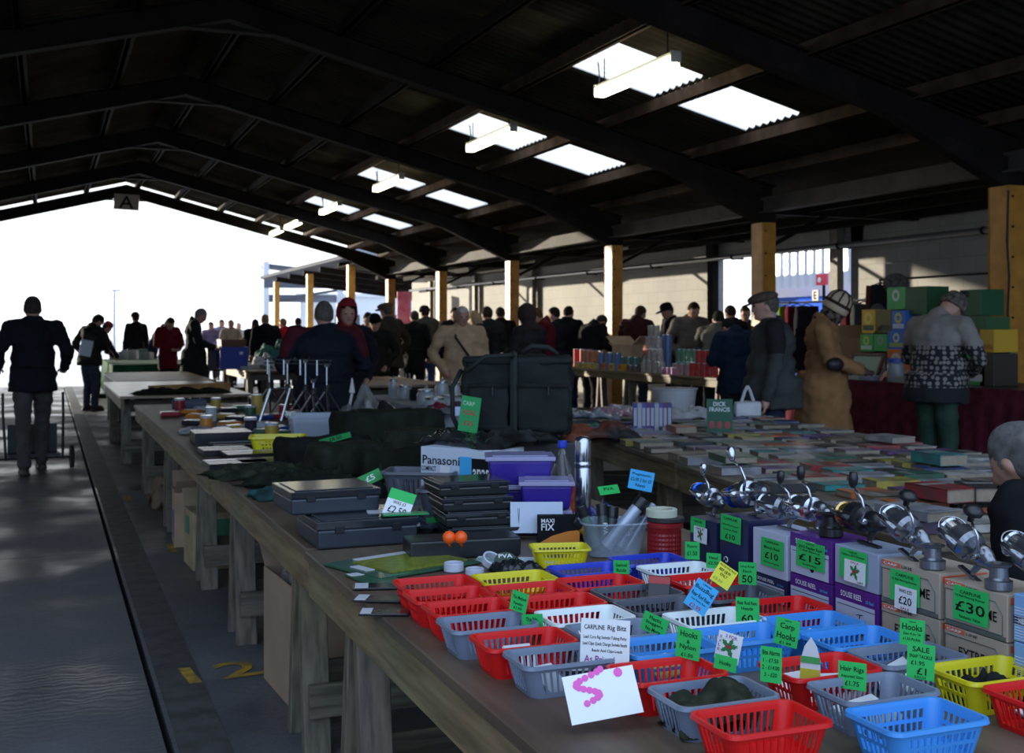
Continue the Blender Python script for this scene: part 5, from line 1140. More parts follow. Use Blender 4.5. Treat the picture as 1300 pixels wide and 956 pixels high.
tubeobj(TX + .005, TY - .02, .757, .13, .013, -.1, .62, mat((.30, .36, .45), .2, .2), BPL, 'thinner silver PVA tube below the large one', 'PVA')
tubeobj(TX + .04, TY - .01, .757, .13, .009, .0, .62, SV, mat((.3, .34, .42), .3), 'thin pale tube at the right corner of the clear tub')
tubeobj(TX - .065, TY + .035, .80, .05, .012, .2, -.9, mat((.45, .25, .03), .4), BPL, 'short orange banded packet lying on the tubes at the left')
x, y = PX(852, 712, .74); DX, DY = x + .01, y + .06
r = empty('red_drum', (DX, DY, .742), 0, 'red ribbed round tub under the reels of tape', 'tub')
m = MB(); pr = [(.046, 0)] + [(.048 + .002 * (q % 2), .008 + q * .0065) for q in range(12)] + [(.052, .088), (.054, .092), (.054, .104), (.05, .106)]; m.lathe(pr, 32); m.build('drum', mat((.28, .012, .016), .35), r)
m = MB()
for q in range(28): a = 2 * math.pi * q / 28; m.box(.0488 * math.cos(a), .0488 * math.sin(a), .005, .004, .002, .075, rot=a)
m.build('ribs', mat((.25, .01, .014), .35), r)
roll(DX + .005, DY, .849, .056, .02, .012, mat((.03, .03, .032), .5), 'black reel of tape lying on the red round tub')
roll(DX - .008, DY + .002, .862, .047, .033, .024, mat((.55, .58, .45), .5), 'cream masking tape roll on top of the black reel')
D_ = 4.0; x, y = atD(814, D_); card_at(x, y, EYE - (610 - 420) / FPX * D_, .082, .066, R(-32), R(10), BLC, [('Pegtastic', 0, .28, .8, .16, K), ('£2.50 3 for £5', 0, .02, .85, .18, K), ('Nets', 0, -.26, .4, .16, K)], 'light blue card standing above the masking tape', tilt=0)
x, y = atD(814, 4.02); m = MB(); m.tube([(0, 0, -.17), (0, 0, .0)], .004, 6); m.box(0, 0, -.172, .05, .05, .006); tag(m.build('card_stand', BPL, loc=(x, y + .01, .916)), 'thin black stand holding up the light blue card', 'stand')
card(773, 622, .87, 26, 15, GRN, [('PVA', 0, .1, .5, .35, K)], 'green card lying over the top of the dark tubes', yaw=-20, roll=-10, tilt=-.9)
crumple('small_packets', .16, .14, .06, PKB, 'dark packets behind the clear tub under the green card', 'packets', *atD(768, 3.85), .742, sc=30)
crumple('blue_packets', .12, .10, .11, mat((.02, .04, .25), .3, c2=(.02, .02, .03), ns=14), 'blue and black packets between the flask and the tubes', 'packets', *atD(765, 4.0), .742, sc=30)
card(507, 640, .86, 34, 36, WHC, [('SALE', -.0, .02, .01, .01, REDI), ('WAS £3', 0, .02, .5, .12, K), ('£2.50', 0, -.25, .7, .26, K)], 'green and white ticket reading £2.50 behind the tackle cases', yaw=-20, roll=18, tilt=-.5,
     extra=lambda o, w_, h, th: (lambda m: m.build('green_half', GRN, o))(MB().box(0, -.0012, h * .12, w_, .001, h * .38)))
card(470, 607, .84, 30, 16, mat((.02, .30, .06), .5), [('£5', 0, 0, .4, .5, WHC)], 'green ticket lying across the dark luggage behind the tackle cases', yaw=-20, roll=-28, tilt=-.6)
card(558, 660, .79, 34, 10, mat((.02, .22, .05), .5), [('Zig', 0, 0, .4, .5, K)], 'green ticket among the clear packets in front of the slatted basket', yaw=-10, tilt=-1.0)
x, y = PX(530, 668, .75); crumple('clear_packets', .34, .20, .06, mat((.10, .12, .16), .12, spec=.9, c2=(.02, .025, .04), ns=20), 'jumble of clear blue tinted packets beside the orange balls', 'packets', x, y, .743, sc=26)
x, y = PX(655, 669, .76); card_at(x, y, .80, .04, .03, R(-20), R(-20), mat((.02, .25, .08), .5), [], 'tiny green ticket on the edge of the black box stack')
# ------------------------------------------------------------------ luggage and clothing behind the tackle cases (middle table)
def sausage(px, py, ln, rad, yaw, lab, m_=None, z=.742, cat='bag', name='rod_holdall', seed=0):
    x, y = PX(px, py, .74); m = cloth_box(ln, rad * 2, rad * 1.5, 12, .014, seed); r = m.build(name, m_ or DKCL, loc=(x, y + rad, z), rot=(0, 0, yaw), smooth=True)
    m = MB()
    for s in (-.3, .3): m.tube([(s * ln, -rad * 1.02, .01), (s * ln, -rad * .8, rad * 1.3), (s * ln, 0, rad * 1.52)], .009, 6)
    m.build('strap', HS, r); return tag(r, lab, cat)
DG2 = mat((.020, .024, .017), .9, n=.4, ns=9); DG3 = mat((.030, .033, .024), .85, c2=(.015, .018, .012), ns=9)
sausage(415, 590, .50, .09, .35, 'dark padded bag with a green ticket lying in front of the clear crate')
sausage(500, 575, .62, .15, .1, 'large olive luggage roll lying below the pale cloth table', DG2, seed=3)
sausage(560, 600, .50, .13, -.2, 'dark olive bag beside the white electronics carton', DG3, seed=5)
sausage(455, 605, .42, .10, .25, 'crumpled olive bag behind the flat tackle cases', DG3, seed=8)
sausage(520, 612, .40, .09, -.1, 'dark bag right behind the slatted baskets', DG2, seed=12)
for px, py, sx, sy, h, rt, lab, k in [(330, 600, .5, .34, .06, .2, 'dark camouflage jacket spread at the table edge', CAMO), (380, 612, .46, .36, .07, .5, 'dark green garment folded behind the film wrapped case', DG2),
                                      (430, 625, .40, .30, .08, -.2, 'dark garment heap left of the £2.50 ticket', DKCL), (360, 628, .26, .2, .05, .1, 'teal edged dark cloth by the film wrapped case', mat((.02, .10, .10), .8, c2=(.02, .03, .03), ns=8)),
                                      (395, 568, .5, .3, .05, 0, 'dark cloth lying around the clear crate', DG2)]:
    x, y = PX(px, py, .75); crumple('folded_garment', sx, sy, h, k, lab, 'clothing', x, y, .742, rot=rt, sc=14, seed=px)
for px, py, wd, lab in [(300, 592, .30, 'flat dark packet at the table edge left of the yellow basket'), (318, 580, .28, 'flat dark packet with a silver bar behind its edge side neighbour'), (335, 590, .26, 'flat dark packet just below the yellow basket'), (285, 575, .26, 'flat shiny black packet nearest the second table joint'), (302, 568, .3, 'flat black packet left of the far yellow basket')]:
    x, y = PX(px, py, .745); packet(x, y, .742, wd, .22, PKB, lab, (0, 0, .05), strip=mat((.25, .27, .28), .2), th=.03)
x, y = PX(420, 592, .75); card_at(x + .05, y + .12, .875, .16, .035, R(-18), R(-18), mat((.02, .28, .07), .5), [('£8.50', 0, 0, .4, .6, K)], 'long green ticket on the dark padded bag', tilt=-.7)
# clear crate
x, y = PX(410, 561, .74)
r = empty('clear_crate', (x, y + .1, .742), -.12, 'clear plastic crate with a pale rim beside the far yellow basket', 'crate')
m = MB(); n = 40
rg = [sq(.34, .24, 0, 8), sq(.34, .24, .002, 8), sq(.38, .28, .16, 8), sq(.42, .31, .162, 8), sq(.42, .31, .150, 8)]
m.add([p for q in rg for p in q], [[a * n + i, a * n + (i + 1) % n, (a + 1) * n + (i + 1) % n, (a + 1) * n + i] for a in range(4) for i in range(n)] + [list(range(n))[::-1]])
m.build('crate', mat((.50, .58, .68), .18, alpha=.40, spec=.8), r, mods=[SOL(.002)])
for s in (-1, 1):
    m = MB(); m.box(s * .19, 0, .152, .03, .10, .03); m.build('clip_handle', mat((.5, .55, .5), .25), r, mods=[BEV(.003, 1)])
m = MB(); m.box(0, 0, .01, .28, .18, .10); m.build('contents', mat((.10, .13, .17), .5, c2=(.2, .25, .2), ns=14), r)
# ------------------------------------------------------------------ tripods and rod rests at the far end of the long table
ALU = mat((.50, .54, .58), .25, .9)
def tripod(px, D, h, lab, spread=.16, bar=0):
    x, y = atD(px, D); r = empty('rod_rest_tripod', (x, y, .742), 0, lab, 'tripod')
    m = MB(); m.tube([(0, 0, .22), (0, 0, h)], .007, 8); m.build('upright', ALU, r)
    m = MB(); m.lathe([(.012, .20), (.020, .21), (.020, .25), (.012, .26)], 12); m.build('hub', BPL, r)
    for k in range(3):
        a = k * 2.094 + .4; m = MB(); m.tube([(0, 0, .23), (spread * math.cos(a), spread * math.sin(a), .006)], .008, 8); m.build('leg', ALU if k == 1 else CHD, r)
    m = MB(); m.box(0, 0, h, .03, .03, .025)
    m.tube([(-.03, 0, h + .045), (-.02, 0, h + .02), (0, 0, h + .012), (.02, 0, h + .02), (.03, 0, h + .045)], .004, 6); m.build('rod_fork', BPL, r)
    return r
for a in [(342, 9.6, .44, 'leftmost slim tripod, at the left end of the metal crossbars'), (365, 9.3, .42, 'tripod with one bright leg, left of the broad seated back'), (388, 9.2, .43, 'tripod in front of the grey haired man, middle of the row'), (415, 9.1, .40, 'tripod at the right end of the metal crossbars'), (398, 8.6, .30, 'short tripod nearest the clear crate')]: tripod(*a)
x0, y0 = atD(336, 9.55); x1, y1 = atD(420, 9.2)
r = empty('rod_pod_crossbar', (x0, y0, 1.16), 0, 'pair of thin metal crossbars spanning the row of tripods', 'rod rest')
for dz in (0, .03):
    m = MB(); m.tube([(0, 0, dz), (x1 - x0, y1 - y0, dz)], .006, 8); m.build('bar', ALU, r)
for f in (.05, .3, .55, .8):
    m = MB(); m.tube([((x1 - x0) * f, (y1 - y0) * f, -.09), ((x1 - x0) * f, (y1 - y0) * f, .03)], .009, 8); m.build('bite_alarm', ALU, r)
x, y = atD(352, 8.9)
r = empty('folding_stand', (x, y, .742), 0, 'bright folding metal stand with slanting legs below the crossbars', 'stand')
m = MB(); m.tube([(-.13, 0, .0), (-.05, 0, .24), (.10, 0, .25), (.03, .0, .0)], .011, 8); m.build('front_frame', ALU, r)
m = MB(); m.tube([(-.10, .14, .0), (-.05, .02, .24)], .010, 8); m.build('leg', CHD, r); m = MB(); m.tube([(.10, .14, .0), (.10, .02, .24)], .010, 8); m.build('leg', CHD, r)
# small shiny things on the long table
PC = [mat((.02, .02, .03), .15), mat((.25, .01, .02), .25), mat((.45, .30, .04), .3), mat((.02, .05, .2), .2), mat((.4, .42, .45), .12), mat((.02, .09, .04), .3), mat((.5, .18, .02), .3)]
CN = ['black', 'dark red', 'mustard', 'dark blue', 'silver', 'dark green', 'orange']
jar0 = None
spots = [(228, 520), (243, 524), (258, 520), (274, 519), (290, 522), (306, 519), (322, 517), (216, 527), (250, 530), (268, 533), (285, 530), (300, 533), (318, 530), (334, 531), (352, 530), (262, 545), (280, 549), (300, 545), (318, 548), (336, 550), (356, 546), (375, 540), (292, 540), (330, 541), (345, 556), (246, 538), (368, 552)]
rowname = {0: 'far', 1: 'middle', 2: 'near'}
for i, (px, py) in enumerate(spots):
    x, y = PX(px, py, .75); k = (i * 5 + 1) % 7
    r = empty('bait_packet' if i % 3 else 'bait_jar', (x, y, .742), rnd.uniform(-.8, .8))
    if i % 3:
        m = MB(); m.box(0, 0, 0, .15, .10, .035); m.build('packet', PC[k], r, mods=[BEV(.01)]); m = MB(); m.box(0, .03, .036, .14, .03, .002); m.build('header_card', PC[4], r)
        kind = 'packet'
    else:
        m = MB(); m.lathe([(.04, 0), (.042, .005), (.042, .085), (.038, .09)], 16); m.build('jar', PC[k], r); m = MB(); m.lathe([(.044, .086), (.044, .10), (.040, .104)], 16); m.build('lid', PC[4], r)
        kind = 'jar'
    near = min(((352, 'the slanting stand'), (252, 'the loose board'), (300, 'the row middle'), (410, 'the clear crate')), key=lambda q: abs(q[0] - px))
    srt = sorted([p for p in spots if abs(p[1] - py) < 5 + 0]); 
    tag(r, '%s bait %s, number %s from the left in the %s row, long table' % (CN[k], kind, ['one', 'two', 'three', 'four', 'five', 'six', 'seven', 'eight', 'nine', 'ten'][min(9, sum(1 for p in (spots[:7] if i < 7 else spots[7:15] if i < 15 else spots[15:]) if p[0] < px))], 'farthest' if i < 7 else 'middle' if i < 15 else 'nearest'), kind, 'bait packets and jars on the long table')
x, y = PX(264, 552, .75); crumple('film_packet', .5, .18, .05, PLASW, 'long bright clear film packet on the edge side of the long table', 'packet', x + .1, y + .3, .742, sc=12, n=30)
x, y = PX(270, 560, .75); packet(x + .05, y, .742, .34, .30, PKB, 'stack of flat black packets behind the second table joint', th=.07)
x, y = PX(326, 528, .75); r = empty('yellow_can', (x, y, .742), 0, 'tall mustard coloured tin beside the slanting stand', 'tin'); m = MB(); m.lathe([(.045, 0), (.045, .17), (.04, .175)], 18); m.build('can', mat((.45, .30, .05), .3), r); m = MB(); m.lathe([(.046, .172), (.046, .178)], 18); m.build('rim', ALU, r)
x, y = PX(362, 528, .75); r = empty('red_can', (x, y, .742), 0, 'short red tin just right of the mustard tin', 'tin'); m = MB(); m.lathe([(.05, 0), (.05, .09)], 18); m.build('can', mat((.35, .01, .02), .3), r); m = MB(); m.lathe([(.052, .09), (.052, .10)], 18); m.build('lid', ALU, r)
x, y = PX(240, 519, .75); m = MB(); m.tube([(-.14, 0, .05), (.14, 0, .05)], .045, 12); tag(m.build('rolled_mat', mat((.08, .09, .13), .7), loc=(x, y, .742), rot=(0, 0, .1)), 'short grey blue roll at the left edge of the long table', 'roll')
# plastic bag with white handles beside the pale cloth table, and dark umbrella like bags
crumple('plastic_bag', .30, .24, .26, mat((.30, .31, .30), .2, alpha=.7, spec=.8, n=.5, ns=8), 'clear plastic bag standing left of the pale cloth table', 'plastic bag', *atD(458, 8.0), .742, sc=7, peak=.4)
x, y = atD(438, 8.2); m = MB(); m.tube([(0, 0, 0), (.05, 0, .24)], .010, 8); m.lathe([(.010, .0), (.022, .01), (.004, .11)], 10, Matrix.Translation((.05, 0, .24))); tag(m.build('white_marker_rod', mat((.6, .6, .58), .4), loc=(x, y, .742)), 'white pointed rod leaning beside the clear plastic bag', 'rod')
crumple('black_bag', .34, .26, .20, PLAS, 'glossy black bag against the left of the pale cloth table', 'bag', *atD(482, 7.6), .742, sc=7, peak=.3)
# glassware on the pale cloth
GLS = mat((.60, .66, .68), .08, alpha=.55, spec=.9)
def jar(px, D, rad, h, lab, k=GLS, lid=1, neck=0):
    x, y = atD(px, D); r = empty('glass_jar', (x, y, .735), 0, lab, 'jar')
    m = MB(); m.lathe([(rad * .9, 0), (rad, .01), (rad, h * .75), (rad * (.35 if neck else .85), h * .92), (rad * (.3 if neck else .85), h)], 18); m.build('jar', k, r, smooth=True)
    if lid: m = MB(); m.lathe([(rad * (.4 if neck else .9), h), (rad * (.4 if neck else .9), h + .02), (.012, h + .03), (.018, h + .045), (.004, h + .06)], 16); m.build('stopper', GLS if neck else ALU, r)
for a in [(499, 12.0, .05, .17, 'stack of clear tumblers at the left end of the pale cloth'), (514, 11.8, .075, .12, 'blue tinted glass bowl second from the left on the pale cloth'), (541, 11.0, .09, .12, 'clear tub right of the black cube on the pale cloth'),
          (561, 11.4, .07, .18, 'domed glass jar in front of the beige fleece woman'), (578, 11.3, .05, .17, 'silver lidded pot nearest the holdall on the pale cloth'), (572, 10.6, .12, .09, 'wide glass dish in front of the domed jar'), (552, 10.4, .10, .08, 'low cream bowl in the middle of the pale cloth')]: jar(*a)
x, y = atD(527, 11.6); m = MB(); m.box(0, 0, 0, .09, .09, .11); tag(m.build('black_box', INK, loc=(x, y, .735), mods=[BEV()]), 'small black cube on the pale cloth', 'box')
crumple('jewellery_heap', .5, .22, .06, mat((.10, .09, .10), .3, c2=(.35, .33, .35), ns=30), 'heap of dark trinkets along the front of the pale cloth', 'trinkets', *atD(545, 9.75), .735, rot=-.3, sc=20)
crumple('coloured_scarves', .45, .22, .10, mat((.03, .06, .12), .8, c2=(.25, .02, .03), ns=9), 'folded red and blue scarves beside the holdall on the pale cloth', 'scarves', *atD(575, 10.0), .735, sc=10)
x, y = atD(532, 14.2)
x, y = atD(530, 17.2); r = empty('white_paper_bag', (x, y + .5, 0), 0, 'small white paper bag hanging below the empty tables by its handles', 'bag'); m = MB(); m.box(0, 0, .36, .14, .08, .16); m.build('bag', mat((.6, .58, .52), .7), r)
for s in (-.05, .05): m = MB(); m.tube([(s, 0, .52), (s * .5, 0, .78)], .01, 6); m.build('handle', mat((.6, .58, .52), .7), r)
# loose board, dark bundle on the empty table
x, y = atD(222, 12.9)
m = MB(); m.box(0, 0, 0, 1.05, .10, .08); tag(m.build('loose_board', mat((.50, .27, .10), .6, n=.3), loc=(1.5, 13.7, .742), rot=(0, 0, .55)), 'orange brown timber board lying across the empty brown table', 'board')
crumple('dark_bundle', 1.0, .35, .08, DG2, 'long dark bundle lying on the near end of the empty brown table', 'bundle', 1.35, 13.25, .742, rot=.15, sc=7)
# stall with green cloth: shiny wares
for i, (px, lab, k) in enumerate([(147, 'leftmost silver ware box on the green cloth', 4), (156, 'blue ware box second from the left on the green cloth', 3), (165, 'silver ware box in the middle of the green cloth', 4), (175, 'dark blue ware box right of the middle on the green cloth', 3), (186, 'white box nearest the red coat on the green cloth', 4), (181, 'green ware box just left of the white box on the green cloth', 5)]):
    x, y = atD(px, 27.5 + (i % 2)); r = empty('ware_box', (x, y, .752), .3 * i, lab, 'box'); m = MB(); m.box(0, 0, 0, .30, .25, .10 + .06 * (i % 3)); m.build('box', PC[k], r); m = MB(); m.box(0, 0, .10 + .06 * (i % 3), .28, .2, .01); m.build('lid', PC[4], r)
# blue crate stall
x, y = atD(294, 20.4)
r = empty('blue_crate', (x, y, .762), .1, 'blue plastic storage crate with a brown tray on top', 'crate')
m = MB(); m.box(0, 0, 0, .46, .36, .36, tap=1.06); m.build('crate', mat((.02, .05, .38), .4), r, mods=[BEV(.01)])
m = MB(); m.box(0, 0, .36, .50, .4, .02); m.build('rim', mat((.03, .07, .42), .4), r); m = MB(); m.box(.12, -.19, .25, .06, .006, .05); m.build('sticker', WHC, r)
m = MB(); m.box(0, 0, 0, .42, .32, .13, tap=1.05); tag(m.build('brown_tray', mat((.14, .05, .03), .5), loc=(x, y, 1.145), rot=(0, 0, .1), mods=[BEV(.01)]), 'brown tray standing on the blue crate', 'tray')
x, y = atD(268, 20.5); m = MB(); m.box(0, 0, 0, .16, .3, .36); tag(m.build('dark_speaker_box', mat((.03, .035, .04), .5), loc=(x, y, .762), mods=[BEV()]), 'tall dark box left of the blue crate', 'box')
crumple('teal_bundle', .3, .25, .2, mat((.05, .16, .17), .7), 'teal bundle at the left end of the blue crate stall', 'bundle', *atD(260, 20.6), .762, sc=8)
for i, px in enumerate((312, 320, 328)):
    x, y = atD(px, 20.4 + .3 * i); m = MB(); m.box(0, 0, 0, .22, .2, .05 + .02 * i); tag(m.build('white_ware', PC[4] if i != 1 else mat((.45, .42, .38), .5), loc=(x, y, .762), rot=(0, 0, i * .7)), ['pale flat packet just right of the blue crate', 'cream packet second right of the blue crate', 'silver packet farthest right of the blue crate'][i], 'packet')
crumple('green_tarpaulin', .9, .5, .42, mat((.02, .16, .14), .7), 'green blanket draped over goods behind the tripods', 'blanket', *atD(352, 24.0), .765, sc=5, peak=.3)
crumple('white_carrier_bag', .55, .4, .28, mat((.55, .57, .58), .3, alpha=.9), 'crumpled white plastic bag left of the broad man', 'plastic bag', *atD(345, 22.8), .765, sc=6, peak=.2) if 0 else None
crumple('white_plastic_bag', .42, .3, .26, mat((.50, .52, .54), .3), 'crumpled white plastic bag at the right end of the blue crate stall', 'plastic bag', *atD(335, 20.9), .765, sc=9, peak=.2)
# cartons on the floor under the tables
def carton(x, y, w_, l, h, rot, lab, flaps=True, k=CARD, label=None, open_=False):
    r = empty('cardboard_carton', (x, y, 0), rot, lab, 'carton')
    m = MB()
    for s in (-1, 1): m.box(s * (w_ / 2 - .004), 0, .002, .006, l, h); m.box(0, s * (l / 2 - .004), .002, w_ - .01, .006, h)
    m.box(0, 0, .002, w_ - .01, l - .01, .006)
    if not open_: m.box(0, 0, h - .004, w_ - .006, l - .006, .005)
    m.build('box', k, r, mods=[BEV(.002, 1)])
    if flaps:
        for s in (-1, 1):
            m = MB(); m.box(0, 0, 0, w_ * .96, .005, l * .45, R3=Matrix.Rotation(s * -.9, 3, 'X')); m.build('flap', k, r, loc=(0, s * l / 2, h))
    if label:
        kk, x0, z0, ww, hh = label; m = MB(); m.box(x0, -l / 2 - .003, z0, ww, .003, hh); m.build('printed_panel', kk, r)
        m = MB(); m.box(-w_ / 2 - .003, x0, z0, .003, ww, hh); m.build('side_printed_panel', kk, r)
    return r
PCARD = mat((.40, .28, .19), .85, n=.15, ns=4)
x, y = PX(382, 880, 0)
carton(.985, 4.64, .30, .46, .46, .06, 'tall torn carton standing under the middle table beside a grey leg', k=PCARD, open_=True)
crumple('crumpled_paper', .24, .34, .12, mat((.40, .36, .32), .8, n=.4, ns=9), 'crumpled paper stuffed in the torn carton', 'paper', 0.98, 4.64, .39, sc=18)
m = MB(); m.box(0, 0, 0, .02, .26, .26); tag(m.build('exercise_books', mat((.35, .38, .42), .6, c2=(.03, .05, .1), ns=9), loc=(1.06, 4.58, .24), mods=[BEV()]), 'pale booklets standing in the torn carton', 'books')
carton(.97, 7.35, .36, .34, .34, .05, 'low carton with green print beside the pair of grey trestle legs', k=mat((.46, .36, .22), .85, n=.2), label=(mat((.05, .22, .12), .7), .02, .2, .12, .1))
carton(.98, 8.15, .40, .34, .36, -.05, 'brown carton with a blue and white strip, behind the green printed one', label=(mat((.10, .14, .50), .6), -.05, .06, .07, .18))
carton(1.15, 9.3, .40, .5, .36, .2, 'closed plain carton behind the blue striped one', flaps=False)
crumple('brown_sack', .34, .36, .34, mat((.24, .16, .11), .9, n=.3), 'brown sack slumped against the far trestle leg', 'sack', .95, 9.95, .003, sc=6, peak=.3)
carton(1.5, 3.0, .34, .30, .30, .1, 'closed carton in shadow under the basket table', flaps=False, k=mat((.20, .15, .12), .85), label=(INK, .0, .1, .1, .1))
carton(3.6, 10.6, .5, .4, .3, .1, 'blue lidded box on the floor under the pale cloth table', flaps=False, k=mat((.03, .06, .28), .5)) if 0 else None
for px, D, lab, k in [(818, 13.6, 'dark blue crate under the tin table, left of two', mat((.015, .025, .12), .5)), (868, 12.9, 'dark blue crate under the tin table, right of two', mat((.015, .025, .14), .5))]:
    x, y = atD(px, D + 1); m = MB(); m.box(0, 0, 0, .7, .45, .42, tap=1.05); tag(m.build('storage_crate', k, loc=(x + .3, y, .0), mods=[BEV(.01)]), lab, 'crate')
m = MB(); m.box(0, 0, 0, 1.2, .5, .45); tag(m.build('maroon_storage_box', mat((.12, .015, .02), .6), loc=(8.1, 9.7, 0), mods=[BEV(.01)]), 'dark red storage box under the box stall', 'box')
# ------------------------------------------------------------------ second hand books, lying in rows
BC = [((.30, .03, .03), 'dark red'), ((.50, .12, .03), 'orange'), ((.03, .06, .20), 'navy'), ((.03, .12, .06), 'dark green'), ((.42, .40, .36), 'cream'), ((.02, .02, .025), 'black'),
      ((.10, .22, .32), 'grey blue'), ((.40, .32, .05), 'yellow'), ((.22, .15, .10), 'brown'), ((.30, .30, .32), 'grey'), ((.14, .06, .20), 'purple'), ((.03, .25, .24), 'teal')]
PAGES = mat((.30, .25, .185), .85, n=.2, ns=40)
BM = []
for c, nme in BC:
    c2 = [min(1, q * .4 + .035) for q in c]; BM.append(mat(c, .3, c2=c2, ns=11, spec=.6))
BMESH = []
for (w_, l, h) in ((.125, .19, .026), (.135, .205, .038), (.16, .24, .032), (.15, .23, .05)):
    m = MB(); m.box(0, 0, 0, w_, l, .0022); m.box(0, 0, h - .0022, w_, l, .0022); m.box(-w_ / 2 + .0012, 0, 0, .0024, l, h); cv = m.build('cover', BM[0])
    m = MB(); m.box(.001, 0, .0024, w_ - .006, l - .008, h - .0048); pg = m.build('pages', PAGES)
    m = MB(); m.box(.0, l * .22, h, w_ * .8, l * .16, .0006); tl = m.build('title_print', mat((.24, .23, .20), .4))
    BMESH.append((cv.data, pg.data, tl.data, w_, l, h)); 
    for o in (cv, pg, tl): bpy.data.objects.remove(o)
br = random.Random(11)
ORD = ['first', 'second', 'third', 'fourth', 'fifth', 'sixth', 'seventh', 'eighth', 'ninth', 'tenth', 'eleventh', 'twelfth', 'thirteenth', 'fourteenth', 'fifteenth', 'sixteenth', 'seventeenth', 'eighteenth', 'nineteenth', 'twentieth', 'twenty first', 'twenty second', 'twenty third', 'twenty fourth', 'twenty fifth', 'twenty sixth', 'twenty seventh', 'twenty eighth', 'twenty ninth', 'thirtieth', 'thirty first', 'thirty second', 'thirty third', 'thirty fourth', 'thirty fifth', 'thirty sixth', 'thirty seventh', 'thirty eighth', 'thirty ninth', 'fortieth']
def book(x, y, z, rot, s, ci, lab, name='paperback_book', tilt=0):
    cv, pg, tl, w_, l, h = BMESH[s]; key = ('bk', s, ci)
    if key not in BSK:
        q = cv.copy(); q.materials.clear(); q.materials.append(BM[ci]); BSK[key] = q
    o = bpy.data.objects.new(name, BSK[key]); COL.objects.link(o); o.location = (x, y, z); o.rotation_euler = (tilt, 0, rot)
    p = bpy.data.objects.new('pages', pg); COL.objects.link(p); p.parent = o
    if ci not in (4,): p = bpy.data.objects.new('title_print', tl); COL.objects.link(p); p.parent = o
    return tag(o, lab, 'book', 'second hand books on the brown tables')
rows = 7; per = 27
for j in range(rows):
    for i in range(per):
        t_ = 1.78 + i * .205 + br.uniform(-.012, .012); s0 = .12 + j * .236 + br.uniform(-.01, .01)
        if j == 0 and br.random() < .30: continue
        if (t_ > 6.7 and j > 4) or t_ > 7.2: continue
        s = br.choice((0, 0, 1, 1, 2, 0)); ci = br.choice((0, 1, 2, 3, 4, 4, 5, 5, 6, 7, 8, 8, 9, 9, 10, 11)); x, y = BK(t_, s0)
        rt = -BA + br.choice((0, 0, math.pi, math.pi)) + br.uniform(-.09, .09) + math.pi / 2
        lab = '%s %s, %s from the near end, %s' % (BC[ci][1], ('small paperback', 'thick paperback', 'wide flat paperback', 'hardback')[s], ORD[i], ['book row along the near edge', 'second book row', 'third book row', 'middle book row', 'fifth book row', 'sixth book row', 'book row along the far edge'][j])
        book(x, y, .742, rt, s, ci, lab)
for (px, py, s, ci, rt, z, lab) in [(1192, 588, 3, 11, .2, .79, 'thick teal green book lying high on the right of the book tables'), (1250, 632, 3, 5, -.1, .79, 'black hardback with a green mark at the right edge of the books'),
        (1195, 633, 3, 0, .3, .79, 'thick white edged book with a red spine below the teal one'), (1165, 655, 2, 9, .4, .79, 'big grey worn hardback nearest the silver reel handles'), (930, 585, 2, 3, .1, .79, 'dark green hardback lying behind the raised blue reel handle'), (865, 548, 1, 1, .1, .79, 'red and blue book stacked behind the plastic bin row'), (1130, 560, 2, 4, .3, .79, 'cream hardback at the far right corner of the books')]:
    x, y = PX(px, py, z); book(x, y, z, rt - .3, s, ci, lab, name='hardback_book')
# standing green book, boxed set, plastic bin, bags at the far end
x, y = PX(924, 551, .76)
r = empty('hardback_book', (x, y + .1, .742), R(-30), 'dark green hardback standing upright beside the white carrier bag', 'book')
m = MB(); m.box(0, -.018, 0, .165, .003, .235); m.box(0, .018, 0, .165, .003, .235); m.box(-.081, 0, 0, .003, .036, .235); m.build('cover', mat((.01, .09, .05), .35), r); m = MB(); m.box(.002, 0, .003, .155, .032, .228); m.build('pages', PAGES, r)
m = MB(); put_text(m, 'DICK', 0, .205, .08, .028, -.0205); put_text(m, 'FRANCIS', 0, .170, .13, .028, -.0205); m.build('lettering', WHC, r)
m = MB()
for dx in (-.05, 0, .05): m.ell((dx, -.0205, .07), (.018, .001, .026), 10, 6)
m.build('cover_print', mat((.35, .05, .05), .5), r)
for i in range(9):
    x, y = PX(806 + i * 5.4, 546, .75); m = MB(); m.box(0, 0, 0, .030, .13, .19); o = m.build('boxed_video', mat([(.03, .05, .22), (.35, .36, .38), (.05, .08, .30), (.12, .03, .12)][i % 4], .35), loc=(x, y, .744), rot=(0, 0, R(-25)), mods=[BEV(.002, 1)])
    m = MB(); m.box(0, -.0655, .04, .02, .001, .12); m.build('spine_print', mat((.4, .4, .45), .5), o); tag(o, '%s video case, %s from the left in the upright row behind the books' % (['navy', 'pale grey', 'blue', 'plum'][i % 4], ORD[i]), 'video case', 'upright video cases')
x, y = atD(857, 9.6)
r = empty('plastic_bin', (x, y, .742), 0, 'white plastic bin with red print behind the upright video cases', 'bin')
m = MB(); m.lathe([(.14, 0), (.15, .01), (.175, .20), (.185, .205), (.185, .215)], 28); m.build('bin', mat((.45, .46, .48), .3), r, mods=[]); m = MB(); m.lathe([(.152, .05), (.168, .16)], 28, cap=False); m.build('red_print', mat((.5, .05, .08), .4, c2=(.45, .46, .48), ns=9), r)
crumple('white_bags', .55, .35, .12, mat((.50, .50, .50), .4, n=.2), 'flattened white plastic bags between the bin and the green book', 'plastic bags', *atD(880, 8.9), .745, sc=9)
